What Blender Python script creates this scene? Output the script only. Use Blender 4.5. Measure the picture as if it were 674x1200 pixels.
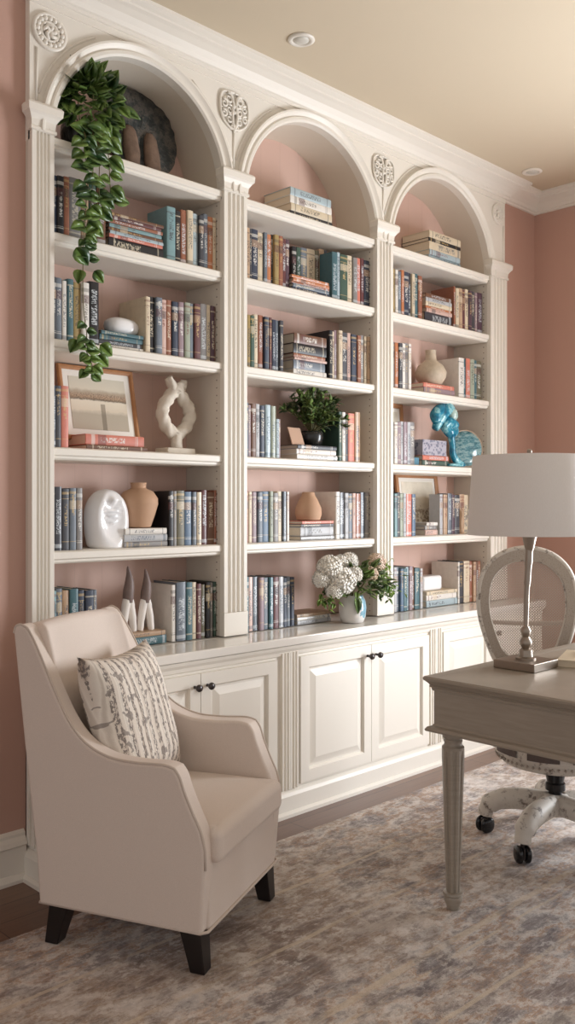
import bpy, bmesh, math, random
from mathutils import Vector, Matrix, noise
random.seed(7)
for o in list(bpy.data.objects): bpy.data.objects.remove(o)
SC = bpy.context.scene
COL = SC.collection
PI = math.pi
# ---------------------------------------------------------------- camera
cd = bpy.data.cameras.new('camera'); cam = bpy.data.objects.new('camera', cd); COL.objects.link(cam)
cam.location = (0, -2.88, 1.32)
cam.rotation_euler = (PI/2, 0, -math.radians(44.38))
cd.sensor_fit = 'VERTICAL'; cd.sensor_height = 24; cd.lens = 21.0; cd.shift_y = -10/1200
cd.clip_start = 0.05
SC.camera = cam
# ---------------------------------------------------------------- light and exposure
SC.view_settings.view_transform = 'Standard'; SC.view_settings.look = 'None'
SC.view_settings.gamma = 1; SC.view_settings.use_curve_mapping = False
SC.view_settings.exposure = 0.12
w = bpy.data.worlds.new('world'); SC.world = w; w.use_nodes = True
w.node_tree.nodes['Background'].inputs[0].default_value = (0.985, 0.965, 0.96, 1)
w.node_tree.nodes['Background'].inputs[1].default_value = 0.68
def area(name, loc, rot, sx, sy, power, col):
    l = bpy.data.lights.new(name, 'AREA'); l.shape = 'RECTANGLE'; l.size = sx; l.size_y = sy
    l.energy = power; l.color = col
    o = bpy.data.objects.new(name, l); COL.objects.link(o); o.location = loc; o.rotation_euler = rot
    return o
# daylight coming through the window of the right wall
area('window_daylight', (5.10, -2.1, 1.18), (0, PI/2, 0), 1.7, 1.0, 170, (0.90, 0.95, 1.0))

# ---------------------------------------------------------------- helpers
def s2l(c):
    return tuple(((x/255)/12.92 if x/255 <= 0.04045 else ((x/255+0.055)/1.055)**2.4) for x in c) + (1,)
class NT:
    def __init__(s, name):
        s.m = bpy.data.materials.new(name); s.m.use_nodes = True; s.t = s.m.node_tree
        s.b = s.t.nodes['Principled BSDF']; s.out = s.t.nodes['Material Output']
    def n(s, kind, **kw):
        x = s.t.nodes.new(kind)
        for k, v in kw.items():
            if k[0] == 'i' and k[1:].isdigit(): s.put(x.inputs[int(k[1:])], v)
            elif k.startswith('in_'): s.put(x.inputs[k[3:].replace('_', ' ')], v)
            else: setattr(x, k, v)
        return x
    def put(s, sock, v):
        if isinstance(v, bpy.types.NodeSocket): s.t.links.new(v, sock)
        else: sock.default_value = v
    def mix(s, f, a, b, blend='MIX'):
        x = s.n('ShaderNodeMix', data_type='RGBA', blend_type=blend)
        s.put(x.inputs[0], f); s.put(x.inputs[6], a); s.put(x.inputs[7], b); return x.outputs[2]
    def math(s, op, a, b=0.0, c=0.0):
        x = s.n('ShaderNodeMath', operation=op); s.put(x.inputs[0], a); s.put(x.inputs[1], b); s.put(x.inputs[2], c); return x.outputs[0]
    def ramp(s, f, pts):
        x = s.n('ShaderNodeValToRGB'); s.put(x.inputs[0], f); r = x.color_ramp
        while len(r.elements) < len(pts): r.elements.new(0.5)
        for e, (p, c) in zip(r.elements, pts): e.position = p; e.color = c if len(c) == 4 else tuple(c)+(1,)
        return x.outputs[0]
    def coord(s, kind='Object', scale=(1,1,1), loc=(0,0,0), rot=(0,0,0)):
        tc = s.n('ShaderNodeTexCoord'); mp = s.n('ShaderNodeMapping')
        s.t.links.new(tc.outputs[kind], mp.inputs[0]); mp.inputs['Scale'].default_value = scale
        mp.inputs['Location'].default_value = loc; mp.inputs['Rotation'].default_value = rot
        return mp.outputs[0]
    def noise(s, v, scale, detail=3, rough=0.5, w=None):
        x = s.n('ShaderNodeTexNoise'); s.put(x.inputs['Vector'], v); x.inputs['Scale'].default_value = scale
        x.inputs['Detail'].default_value = detail; x.inputs['Roughness'].default_value = rough
        if w is not None:
            x.noise_dimensions = '4D'; s.put(x.inputs['W'], w)
        return x.outputs[0]
    def bump(s, h, st=0.2, d=0.002):
        x = s.n('ShaderNodeBump'); s.put(x.inputs['Height'], h); x.inputs['Strength'].default_value = st
        x.inputs['Distance'].default_value = d; s.t.links.new(x.outputs[0], s.b.inputs['Normal'])
    def fin(s, col, rough=0.5, metal=0.0, spec=None, **kw):
        s.put(s.b.inputs['Base Color'], col); s.put(s.b.inputs['Roughness'], rough); s.b.inputs['Metallic'].default_value = metal
        if spec is not None: s.b.inputs['Specular IOR Level'].default_value = spec
        for k, v in kw.items(): s.put(s.b.inputs[k.replace('_', ' ')], v)
        return s.m
def paint(name, rgb, rough=0.5, var=0.03, scale=6, spec=None, bump=0.0):
    n = NT(name); c = s2l(rgb); v = n.coord('Object')
    f = n.noise(v, scale, 4)
    col = n.mix(f, tuple(x*(1-var) for x in c[:3])+(1,), tuple(min(1, x*(1+var)) for x in c[:3])+(1,))
    if bump: n.bump(n.noise(v, 180, 2), bump, 0.001)
    return n.fin(col, rough, spec=spec)

M = {}
M['cream'] = paint('cream_paint', (234, 227, 216), 0.42, 0.02, 3)
M['counter'] = paint('glossy_cream_paint', (232, 226, 218), 0.12, 0.02, 4)
def side_paint():
    n = NT('cream_side_paint'); v = n.coord('Object'); sp = n.n('ShaderNodeSeparateXYZ', i0=v)
    fz = n.math('SUBTRACT', n.math('FRACT', n.math('MULTIPLY', sp.outputs[2], 1/0.032)), 0.5)
    dz = n.math('MULTIPLY', fz, 0.032); dy = n.math('SUBTRACT', sp.outputs[1], 0.034)
    d = n.math('ADD', n.math('MULTIPLY', dz, dz), n.math('MULTIPLY', dy, dy))
    hole = n.math('MULTIPLY', n.math('LESS_THAN', d, 0.0032**2), n.math('MULTIPLY', n.math('GREATER_THAN', sp.outputs[0], 1.60), n.math('LESS_THAN', sp.outputs[2], 2.58)))
    return n.fin(n.mix(hole, s2l((220, 211, 198)), s2l((120, 96, 80))), 0.5)
M['inner'] = side_paint()
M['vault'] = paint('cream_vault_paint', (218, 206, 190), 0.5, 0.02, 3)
M['pink'] = paint('pink_wall_paint', (194, 156, 141), 0.75, 0.03, 2, bump=0.05)
M['ceiling'] = paint('ceiling_paint', (214, 199, 175), 0.85, 0.02, 2, bump=0.04)
def plank_back():
    n = NT('pink_plank_paint'); v = n.coord('Object')
    sx = n.n('ShaderNodeSeparateXYZ', i0=v)
    fr = n.math('FRACT', n.math('MULTIPLY', sx.outputs[0], 1/0.125))
    g = n.math('LESS_THAN', fr, 0.018)
    c = s2l((212, 178, 163))
    n.bump(n.math('SUBTRACT', 1.0, g), 0.6, 0.002)
    return n.fin(n.mix(g, c, tuple(x*0.9 for x in c[:3])+(1,)), 0.6)
M['back'] = plank_back()
def floor_mat():
    n = NT('dark_wood_planks'); v = n.coord('Object')
    br = n.n('ShaderNodeTexBrick', in_Vector=v, in_Scale=1.0); br.inputs['Brick Width'].default_value = 1.3
    br.inputs['Row Height'].default_value = 0.12; br.inputs['Mortar Size'].default_value = 0.0015
    br.inputs['Color1'].default_value = s2l((142, 108, 86)); br.inputs['Color2'].default_value = s2l((116, 84, 66)); br.inputs['Mortar'].default_value = s2l((26, 16, 12))
    gv = n.coord('Object', scale=(1.5, 26, 1)); g = n.noise(gv, 3.0, 6, 0.6)
    col = n.mix(n.math('MULTIPLY', g, 0.75), br.outputs[0], s2l((70, 46, 36)))
    n.bump(g, 0.15, 0.001)
    return n.fin(col, 0.3)
M['floor'] = floor_mat()
def rug_mat():
    n = NT('distressed_rug_wool')
    a = n.noise(n.coord('Object', scale=(0.8, 1.3, 1), rot=(0, 0, 0.08)), 3.0, 12, 0.70)
    b = n.noise(n.coord('Object', scale=(0.9, 1.5, 1), loc=(4, 2, 0)), 5.0, 12, 0.74)
    c = n.noise(n.coord('Object', scale=(2.2, 16, 1)), 6.0, 5, 0.7)
    d = n.noise(n.coord('Object', scale=(1, 1.3, 1), loc=(9, 1, 0)), 15.0, 10, 0.8)
    e = n.noise(n.coord('Object', scale=(1, 1.2, 1), loc=(2, 7, 0)), 1.1, 3, 0.5)
    col = n.ramp(a, [(0.36, s2l((104, 94, 92))), (0.44, s2l((150, 140, 136))), (0.49, s2l((208, 200, 194))), (0.53, s2l((166, 148, 132))), (0.60, s2l((220, 214, 210)))])
    col2 = n.ramp(b, [(0.40, s2l((112, 106, 110))), (0.47, s2l((166, 158, 155))), (0.50, s2l((172, 138, 112))), (0.54, s2l((212, 204, 198))), (0.60, s2l((148, 142, 142)))])
    col = n.mix(n.ramp(e, [(0.42, (0.2, 0.2, 0.2)), (0.56, (0.85, 0.85, 0.85))]), col, col2)
    col = n.mix(n.ramp(e, [(0.38, (0.45, 0.45, 0.45)), (0.48, (0, 0, 0)), (0.56, (0, 0, 0)), (0.66, (0.4, 0.4, 0.4))]), col, s2l((134, 112, 98)))
    col = n.mix(n.ramp(d, [(0.42, (0.5, 0.5, 0.5)), (0.47, (0, 0, 0))]), col, s2l((116, 104, 100)))
    col = n.mix(n.ramp(d, [(0.53, (0, 0, 0)), (0.58, (0.55, 0.55, 0.55))]), col, s2l((222, 215, 210)))
    col = n.mix(n.ramp(c, [(0.50, (0, 0, 0)), (0.66, (0.35, 0.35, 0.35))]), col, s2l((212, 206, 202)))
    # faded border lines woven along the rug, with worn scrollwork between them
    sp = n.n('ShaderNodeSeparateXYZ', i0=n.coord('Object'))
    wob = n.math('ADD', sp.outputs[1], n.math('MULTIPLY', n.noise(n.coord('Object'), 5.0, 4), 0.02))
    lines = None
    for y0, wd in ((-0.70, 0.007), (-0.98, 0.008), (-1.30, 0.012), (-1.36, 0.005), (-1.53, 0.007), (-1.90, 0.010)):
        l = n.math('LESS_THAN', n.math('ABSOLUTE', n.math('SUBTRACT', wob, y0)), wd)
        lines = l if lines is None else n.math('MAXIMUM', lines, l)
    lines = n.math('MULTIPLY', lines, n.ramp(b, [(0.40, (0.12, 0.12, 0.12)), (0.54, (0.62, 0.62, 0.62))]))
    vo = n.n('ShaderNodeTexVoronoi', in_Scale=6.5); n.put(vo.inputs['Vector'], n.coord('Object'))
    ringm = n.math('LESS_THAN', n.math('ABSOLUTE', n.math('SUBTRACT', n.math('ADD', vo.outputs['Distance'], n.math('MULTIPLY', d, 0.9)), 0.80)), 0.030)
    ringm = n.math('MULTIPLY', ringm, n.ramp(a, [(0.44, (0, 0, 0)), (0.56, (0.38, 0.38, 0.38))]))
    col = n.mix(ringm, col, s2l((206, 196, 186)))
    col = n.mix(lines, col, s2l((206, 190, 170)))
    n.bump(n.noise(n.coord('Object'), 260, 3), 0.5, 0.003)
    return n.fin(col, 0.95, spec=0.1)
M['rug'] = rug_mat()
def fabric(name, rgb, sc=420):
    n = NT(name); v = n.coord('Object', scale=(1, 1, 1))
    f = n.noise(v, sc, 2, 0.6); g = n.noise(v, 14, 3)
    c = s2l(rgb)
    col = n.mix(f, tuple(x*0.86 for x in c[:3])+(1,), tuple(min(1, x*1.08) for x in c[:3])+(1,))
    col = n.mix(n.math('MULTIPLY', g, 0.12), col, tuple(x*0.8 for x in c[:3])+(1,))
    n.bump(f, 0.25, 0.001)
    return n.fin(col, 0.9, spec=0.15, Sheen_Weight=0.15)
M['linen'] = fabric('beige_linen', (222, 207, 196))
M['piping'] = fabric('beige_piping_cord', (206, 190, 178))
M['blackwood'] = paint('black_lacquered_wood', (22, 17, 18), 0.3, 0.1)
def pillow_mat():
    n = NT('patterned_pillow_weave'); v = n.coord('Object')
    sp = n.n('ShaderNodeSeparateXYZ', i0=v)
    wob = n.math('ADD', sp.outputs[0], n.math('MULTIPLY', n.noise(v, 12, 3), 0.012))
    st = n.noise(n.n('ShaderNodeCombineXYZ', i0=wob, i1=0.0, i2=0.0).outputs[0], 26, 2, 0.6)
    base = n.ramp(st, [(0.36, s2l((150, 134, 122))), (0.47, s2l((218, 206, 194))), (0.56, s2l((236, 228, 218))), (0.66, s2l((176, 162, 150)))])
    # rows of dark stitched marks along the stripes
    fr = n.math('FRACT', n.math('MULTIPLY', wob, 27.0))
    row = n.math('LESS_THAN', n.math('ABSOLUTE', n.math('SUBTRACT', fr, 0.5)), 0.22)
    mk = n.noise(n.n('ShaderNodeCombineXYZ', i0=n.math('MULTIPLY', wob, 170.0), i1=n.math('MULTIPLY', sp.outputs[1], 70.0), i2=0.0).outputs[0], 1.0, 3, 0.6)
    mm = n.math('MULTIPLY', row, n.math('GREATER_THAN', mk, 0.50))
    fine = n.noise(v, 320, 2)
    dk = n.noise(n.n('ShaderNodeCombineXYZ', i0=n.math('MULTIPLY', wob, 30.0), i1=n.math('MULTIPLY', sp.outputs[1], 26.0), i2=3.0).outputs[0], 1.0, 2, 0.5)
    mm = n.math('MAXIMUM', mm, n.math('MULTIPLY', n.math('GREATER_THAN', dk, 0.62), 0.8))
    col = n.mix(n.math('MULTIPLY', mm, 0.8), base, s2l((84, 76, 78)))
    col = n.mix(n.math('MULTIPLY', fine, 0.25), col, s2l((205, 190, 175)))
    n.bump(n.math('ADD', fine, mk), 0.4, 0.002)
    return n.fin(col, 0.95, spec=0.1)
M['pillow'] = pillow_mat()
def desk_mat():
    n = NT('grey_brown_washed_wood'); v = n.coord('Object', scale=(3, 3, 3))
    g = n.noise(n.coord('Object', scale=(2, 2, 30)), 4, 6, 0.65)
    col = n.mix(g, s2l((134, 124, 112)), s2l((168, 157, 144)))
    n.bump(g, 0.08, 0.001)
    return n.fin(col, 0.32)
M['desk'] = desk_mat()
M['steel'] = NT('brushed_nickel').fin(s2l((156, 144, 132)), 0.42, 1.0)
M['darksteel'] = NT('dark_pewter').fin(s2l((84, 80, 80)), 0.3, 1.0)
def shade_mat():
    n = NT('white_linen_shade'); f = n.noise(n.coord('Object', scale=(1, 1, 0.3)), 420, 2)
    n.bump(f, 0.15, 0.001)
    return n.fin(n.mix(f, s2l((226, 220, 215)), s2l((234, 229, 225))), 0.85, Subsurface_Weight=0.0, Transmission_Weight=0.0)
M['shade'] = shade_mat()
M['black'] = NT('black_rubber').fin(s2l((24, 24, 28)), 0.3)
M['blackplastic'] = NT('black_gloss_plastic').fin(s2l((18, 18, 22)), 0.12)
def distressed(name, a, b, sc=30):
    n = NT(name); f = n.noise(n.coord('Object'), sc, 6, 0.7)
    return n.fin(n.ramp(f, [(0.36, s2l(b)), (0.46, s2l(a)), (0.8, s2l(a))]), 0.55)
M['oldwhite'] = distressed('distressed_white_wood', (206, 198, 188), (120, 108, 100))
M['chairframe'] = distressed('taupe_chair_frame', (172, 160, 148), (132, 118, 106), 260)
def weave(name, rgb, dens=150, hole=0.42):
    n = NT(name); v = n.coord('Object', rot=(PI/4, 0, 0)); sp = n.n('ShaderNodeSeparateXYZ', i0=v)
    a = n.math('FRACT', n.math('MULTIPLY', sp.outputs[1], dens)); b = n.math('FRACT', n.math('MULTIPLY', sp.outputs[2], dens))
    h = n.math('MULTIPLY', n.math('LESS_THAN', a, hole), n.math('LESS_THAN', b, hole))
    n.fin(s2l(rgb), 0.6)
    n.put(n.b.inputs['Alpha'], n.math('SUBTRACT', 1.0, h))
    return n.m
M['cane'] = weave('cane_weave', (186, 170, 158), 125, 0.52)
M['darkweave'] = paint('dark_mesh_upholstery', (96, 84, 80), 0.8, 0.15, 80)
def stone(name, a, b, sc=8, rough=0.5, bp=0.2):
    n = NT(name); f = n.noise(n.coord('Object'), sc, 6, 0.6)
    n.bump(f, bp, 0.004)
    return n.fin(n.mix(f, s2l(a), s2l(b)), rough)
M['whitestone'] = stone('white_plaster', (228, 220, 212), (244, 238, 232), 20, 0.55)
M['porcelain'] = stone('white_porcelain', (236, 234, 234), (244, 242, 242), 4, 0.15, 0.02)
M['creamstone'] = stone('cream_carved_stone', (206, 194, 178), (228, 218, 204), 40, 0.7, 0.5)
M['terracotta'] = stone('tan_stoneware', (186, 146, 116), (202, 164, 134), 12, 0.7, 0.1)
M['sandvase'] = stone('speckled_sand_ceramic', (176, 158, 136), (214, 198, 176), 60, 0.6, 0.2)
M['horn'] = stone('brown_horn', (92, 74, 70), (142, 122, 114), 30, 0.5, 0.2)
def blueglaze():
    n = NT('teal_marbled_glaze'); f = n.noise(n.coord('Object'), 16, 5, 0.6)
    return n.fin(n.ramp(f, [(0.38, s2l((14, 92, 122))), (0.52, s2l((42, 138, 164))), (0.60, s2l((150, 200, 204))), (0.68, s2l((60, 150, 170)))]), 0.12)
M['bluglass'] = blueglaze()
def darkdisc():
    n = NT('dark_mottled_disc'); f = n.noise(n.coord('Object'), 22, 8, 0.75)
    n.bump(f, 1.0, 0.01)
    return n.fin(n.ramp(f, [(0.35, s2l((30, 32, 34))), (0.48, s2l((62, 66, 64))), (0.56, s2l((104, 96, 88))), (0.66, s2l((48, 56, 56)))]), 0.6)
M['disc'] = darkdisc()
M['carved'] = stone('brown_carved_wood', (72, 56, 48), (150, 122, 102), 26, 0.7, 0.8)
def leafmat(name, a, b):
    n = NT(name); f = n.noise(n.coord('Object'), 14, 3)
    g = n.n('ShaderNodeObjectInfo')
    return n.fin(n.ramp(f, [(0.35, s2l(a)), (0.65, s2l(b))]), 0.35)
M['leaf'] = leafmat('pothos_leaf', (40, 68, 34), (112, 138, 66))
M['leafdark'] = leafmat('dark_green_leaf', (38, 58, 32), (118, 140, 72))
M['leafbright'] = leafmat('bright_green_leaf', (62, 92, 34), (140, 164, 72))
M['stem'] = paint('plant_stem', (98, 90, 50), 0.6, 0.2)
M['petal'] = leafmat('white_petal', (238, 230, 216), (252, 248, 240))
M['petalpink'] = leafmat('blush_petal', (220, 196, 160), (240, 214, 200))
M['darkpot'] = paint('dark_glazed_pot', (34, 34, 32), 0.25, 0.2)
M['wood'] = stone('orange_wood_frame', (150, 100, 62), (186, 132, 86), 30, 0.45, 0.1)
M['mat'] = paint('white_picture_mount', (236, 230, 220), 0.8, 0.02)
M['gold'] = NT('aged_gold').fin(s2l((150, 120, 70)), 0.35, 0.8)
M['lens'] = NT('frosted_lamp_lens').fin(s2l((214, 210, 200)), 0.35)
M['tancard'] = paint('tan_card', (196, 160, 136), 0.7, 0.05)
M['pages'] = None
def pages():
    n = NT('paper_page_edges'); f = n.noise(n.coord('Object', scale=(900, 4, 4)), 1.0, 2)
    return n.fin(n.mix(f, s2l((196, 180, 158)), s2l((228, 216, 196))), 0.9)
M['pages'] = pages()

def finish(bm, name, mat, parent=None, smooth=False, bevel=0.0, seg=2, sub=0, angle=35):
    bmesh.ops.recalc_face_normals(bm, faces=bm.faces)
    me = bpy.data.meshes.new(name); bm.to_mesh(me); bm.free()
    o = bpy.data.objects.new(name, me); COL.objects.link(o)
    mats = mat if isinstance(mat, (list, tuple)) else [mat]
    for m in mats: me.materials.append(m)
    if parent is not None: o.parent = parent
    if bevel:
        b = o.modifiers.new('bevel', 'BEVEL'); b.width = bevel; b.segments = seg; b.limit_method = 'ANGLE'; b.angle_limit = math.radians(angle)
        b.harden_normals = False
    if sub:
        s = o.modifiers.new('sub', 'SUBSURF'); s.levels = sub; s.render_levels = sub
    if smooth or bevel:
        for p in me.polygons: p.use_smooth = True
        if bevel and not smooth:
            b.harden_normals = True
        elif smooth == 'auto':
            try: me.set_sharp_from_angle(angle=math.radians(40))
            except Exception: pass
    return o
def empty(name, loc=(0, 0, 0), rz=0.0, rot=None):
    o = bpy.data.objects.new(name, None); COL.objects.link(o); o.location = loc
    o.rotation_euler = rot if rot else (0, 0, rz); o.empty_display_size = 0.05
    return o
def tag(o, label, cat, group=None, kind=None):
    if label: o['label'] = label
    if cat: o['category'] = cat
    if group: o['group'] = group
    if kind: o['kind'] = kind
    return o
def struct(bm, name, mat, label=None, **kw):
    o = finish(bm, name, mat, **kw); o['kind'] = 'structure'
    if label: o['label'] = label
    return o
def NB(): return bmesh.new()
def box(bm, x0, x1, y0, y1, z0, z1, M4=None):
    vs = [bm.verts.new((x, y, z)) for x in (x0, x1) for y in (y0, y1) for z in (z0, z1)]
    for f in ((0,1,3,2), (4,6,7,5), (0,4,5,1), (2,3,7,6), (0,2,6,4), (1,5,7,3)): bm.faces.new([vs[i] for i in f])
    if M4 is not None:
        for v in vs: v.co = M4 @ v.co
    return vs
def prism(bm, poly, a, b, axis='z', M4=None):
    """extrude a 2-D polygon between a and b along an axis: z -> poly is (x,y); y -> (x,z); x -> (y,z)"""
    def mk(p, t):
        return {'z': (p[0], p[1], t), 'y': (p[0], t, p[1]), 'x': (t, p[0], p[1])}[axis]
    A = [bm.verts.new(mk(p, a)) for p in poly]; B = [bm.verts.new(mk(p, b)) for p in poly]
    n = len(poly)
    bm.faces.new(A); bm.faces.new(B[::-1])
    for i in range(n): bm.faces.new((A[i], B[i], B[(i+1) % n], A[(i+1) % n]))
    if M4 is not None:
        for v in A+B: v.co = M4 @ v.co
    return A+B
def lathe(bm, prof, seg=32, c=(0, 0, 0), M4=None, phase=0.0, sx=1, sy=1):
    rings = []
    for r, z in prof:
        if r < 1e-5: rings.append([bm.verts.new((c[0], c[1], c[2]+z))])
        else: rings.append([bm.verts.new((c[0]+sx*r*math.cos(2*PI*i/seg+phase), c[1]+sy*r*math.sin(2*PI*i/seg+phase), c[2]+z)) for i in range(seg)])
    for a, b in zip(rings, rings[1:]):
        if len(a) == 1 and len(b) == 1: continue
        for i in range(seg):
            j = (i+1) % seg
            if len(a) == 1: bm.faces.new((a[0], b[i], b[j]))
            elif len(b) == 1: bm.faces.new((a[i], a[j], b[0]))
            else: bm.faces.new((a[i], a[j], b[j], b[i]))
    if len(rings[0]) > 1: bm.faces.new(rings[0][::-1])
    if len(rings[-1]) > 1: bm.faces.new(rings[-1])
    if M4 is not None:
        for r in rings:
            for v in r: v.co = M4 @ v.co
def tube(bm, pts, rad, seg=10, closed=False, flat=1.0):
    pts = [Vector(p) for p in pts]; n = len(pts)
    rad = rad if isinstance(rad, (list, tuple)) else [rad]*n
    rings = []; up = None
    for i, p in enumerate(pts):
        a = pts[(i-1) % n] if (closed or i > 0) else p; b = pts[(i+1) % n] if (closed or i < n-1) else p
        t = (b-a).normalized()
        if up is None:
            up = Vector((0, 0, 1)) if abs(t.z) < 0.9 else Vector((1, 0, 0))
        s = t.cross(up).normalized(); u = s.cross(t).normalized(); up = u
        rings.append([bm.verts.new(p + s*math.cos(2*PI*k/seg)*rad[i]*flat + u*math.sin(2*PI*k/seg)*rad[i]) for k in range(seg)])
    m = n if closed else n-1
    for i in range(m):
        a, b = rings[i], rings[(i+1) % n]
        for k in range(seg): bm.faces.new((a[k], a[(k+1) % seg], b[(k+1) % seg], b[k]))
    if not closed: bm.faces.new(rings[0][::-1]); bm.faces.new(rings[-1])
def spline(pts, n=8, closed=False):
    pts = [Vector(p) if len(p) == 3 else Vector((p[0], p[1], 0)) for p in pts]; out = []; N = len(pts)
    for i in range(N if closed else N-1):
        p0 = pts[(i-1) % N] if (closed or i > 0) else pts[0]; p1 = pts[i]; p2 = pts[(i+1) % N]
        p3 = pts[(i+2) % N] if (closed or i < N-2) else pts[-1]
        for k in range(n):
            t = k/n
            out.append(0.5*((2*p1)+(-p0+p2)*t+(2*p0-5*p1+4*p2-p3)*t*t+(-p0+3*p1-3*p2+p3)*t**3))
    if not closed: out.append(pts[-1])
    return out
def sweep(bm, path, prof, closed=False):
    """profile (offset to the right of the path, z) swept along a horizontal polyline with mitred corners"""
    n = len(path); rings = []
    for i in range(n):
        p = Vector(path[i]).to_2d() if len(path[i]) == 3 else Vector(path[i])
        d0 = (Vector(path[i])-Vector(path[i-1])).normalized() if (i > 0 or closed) else None
        d1 = (Vector(path[(i+1) % n])-Vector(path[i])).normalized() if (i < n-1 or closed) else None
        if d0 is None: d0 = d1
        if d1 is None: d1 = d0
        n0 = Vector((d0.y, -d0.x)); n1 = Vector((d1.y, -d1.x)); m = (n0+n1)
        m = m / max(0.2, m.dot(n0)) if m.length > 1e-6 else n0
        rings.append([bm.verts.new((p.x+m.x*o, p.y+m.y*o, z)) for o, z in prof])
    k = len(prof)
    for i in range(n if closed else n-1):
        a, b = rings[i], rings[(i+1) % n]
        for j in range(k): bm.faces.new((a[j], a[(j+1) % k], b[(j+1) % k], b[j]))
    if not closed: bm.faces.new(rings[0]); bm.faces.new(rings[-1][::-1])
# ================================================================ room
WX, WY, CZ = 5.0, 0.03, 3.21
b = NB(); box(b, -2.5, 5.3, -6.0, 0.6, -0.1, 0.0); struct(b, 'floor', M['floor'])
b = NB(); box(b, -2.5, 5.3, -6.0, 0.6, CZ, CZ+0.1); struct(b, 'ceiling', M['ceiling'])
# back wall with the recess for the bookcase
b = NB(); box(b, -2.5, 1.553, WY, 0.36, 0, CZ); box(b, 4.611, WX, WY, 0.36, 0, CZ); box(b, 1.553, 4.611, 0.28, 0.36, 0, CZ)
struct(b, 'wall_back', M['pink'])
# right wall with its window opening
b = NB()
WY0, WY1, WZ0, WZ1 = -2.62, -1.58, 0.38, 2.36
box(b, WX, WX+0.2, WY1, 0.36, 0, CZ); box(b, WX, WX+0.2, -3.6, WY0, 0, CZ)
box(b, WX, WX+0.2, WY0, WY1, 0, WZ0); box(b, WX, WX+0.2, WY0, WY1, WZ1, CZ)
struct(b, 'wall_right', M['pink'])
b = NB()
for y in (WY0, WY1-0.05): box(b, WX-0.02, WX+0.03, y, y+0.05, WZ0, WZ1)
for z in (WZ0, WZ1-0.05): box(b, WX-0.03, WX+0.03, WY0, WY1, z, z+0.05)
struct(b, 'window_1', M['cream'], 'cream painted window frame in right wall')
base_prof = [(0, 0), (0.035, 0), (0.035, 0.012), (0.024, 0.028), (0.02, 0.03), (0.02, 0.12), (0.028, 0.128), (0.022, 0.142), (0.012, 0.155), (0.012, 0.165), (0, 0.175)]
b = NB(); sweep(b, [(-2.5, WY), (1.545, WY)], base_prof); struct(b, 'baseboard_left', M['cream'])
b = NB(); sweep(b, [(4.72, WY), (WX, WY), (WX, -3.6)], base_prof); struct(b, 'baseboard_right', M['cream'])
# crown moulding: runs along the wall, steps forward round the bookcase, returns and turns onto the right wall
cp = [(0, 3.11), (0.012, 3.112), (0.014, 3.122), (0.022, 3.126), (0.03, 3.140), (0.048, 3.158), (0.072, 3.172), (0.086, 3.178), (0.088, 3.186), (0.098, 3.19), (0.112, 3.198), (0.114, 3.212), (0, 3.212)]
b = NB(); sweep(b, [(-2.5, WY), (1.548, WY), (1.548, -0.002), (4.615, -0.002), (4.615, WY), (WX, WY), (WX, -3.6)], cp)
struct(b, 'trim_1', M['cream'], 'cream crown moulding stepping round the bookcase')

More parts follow.
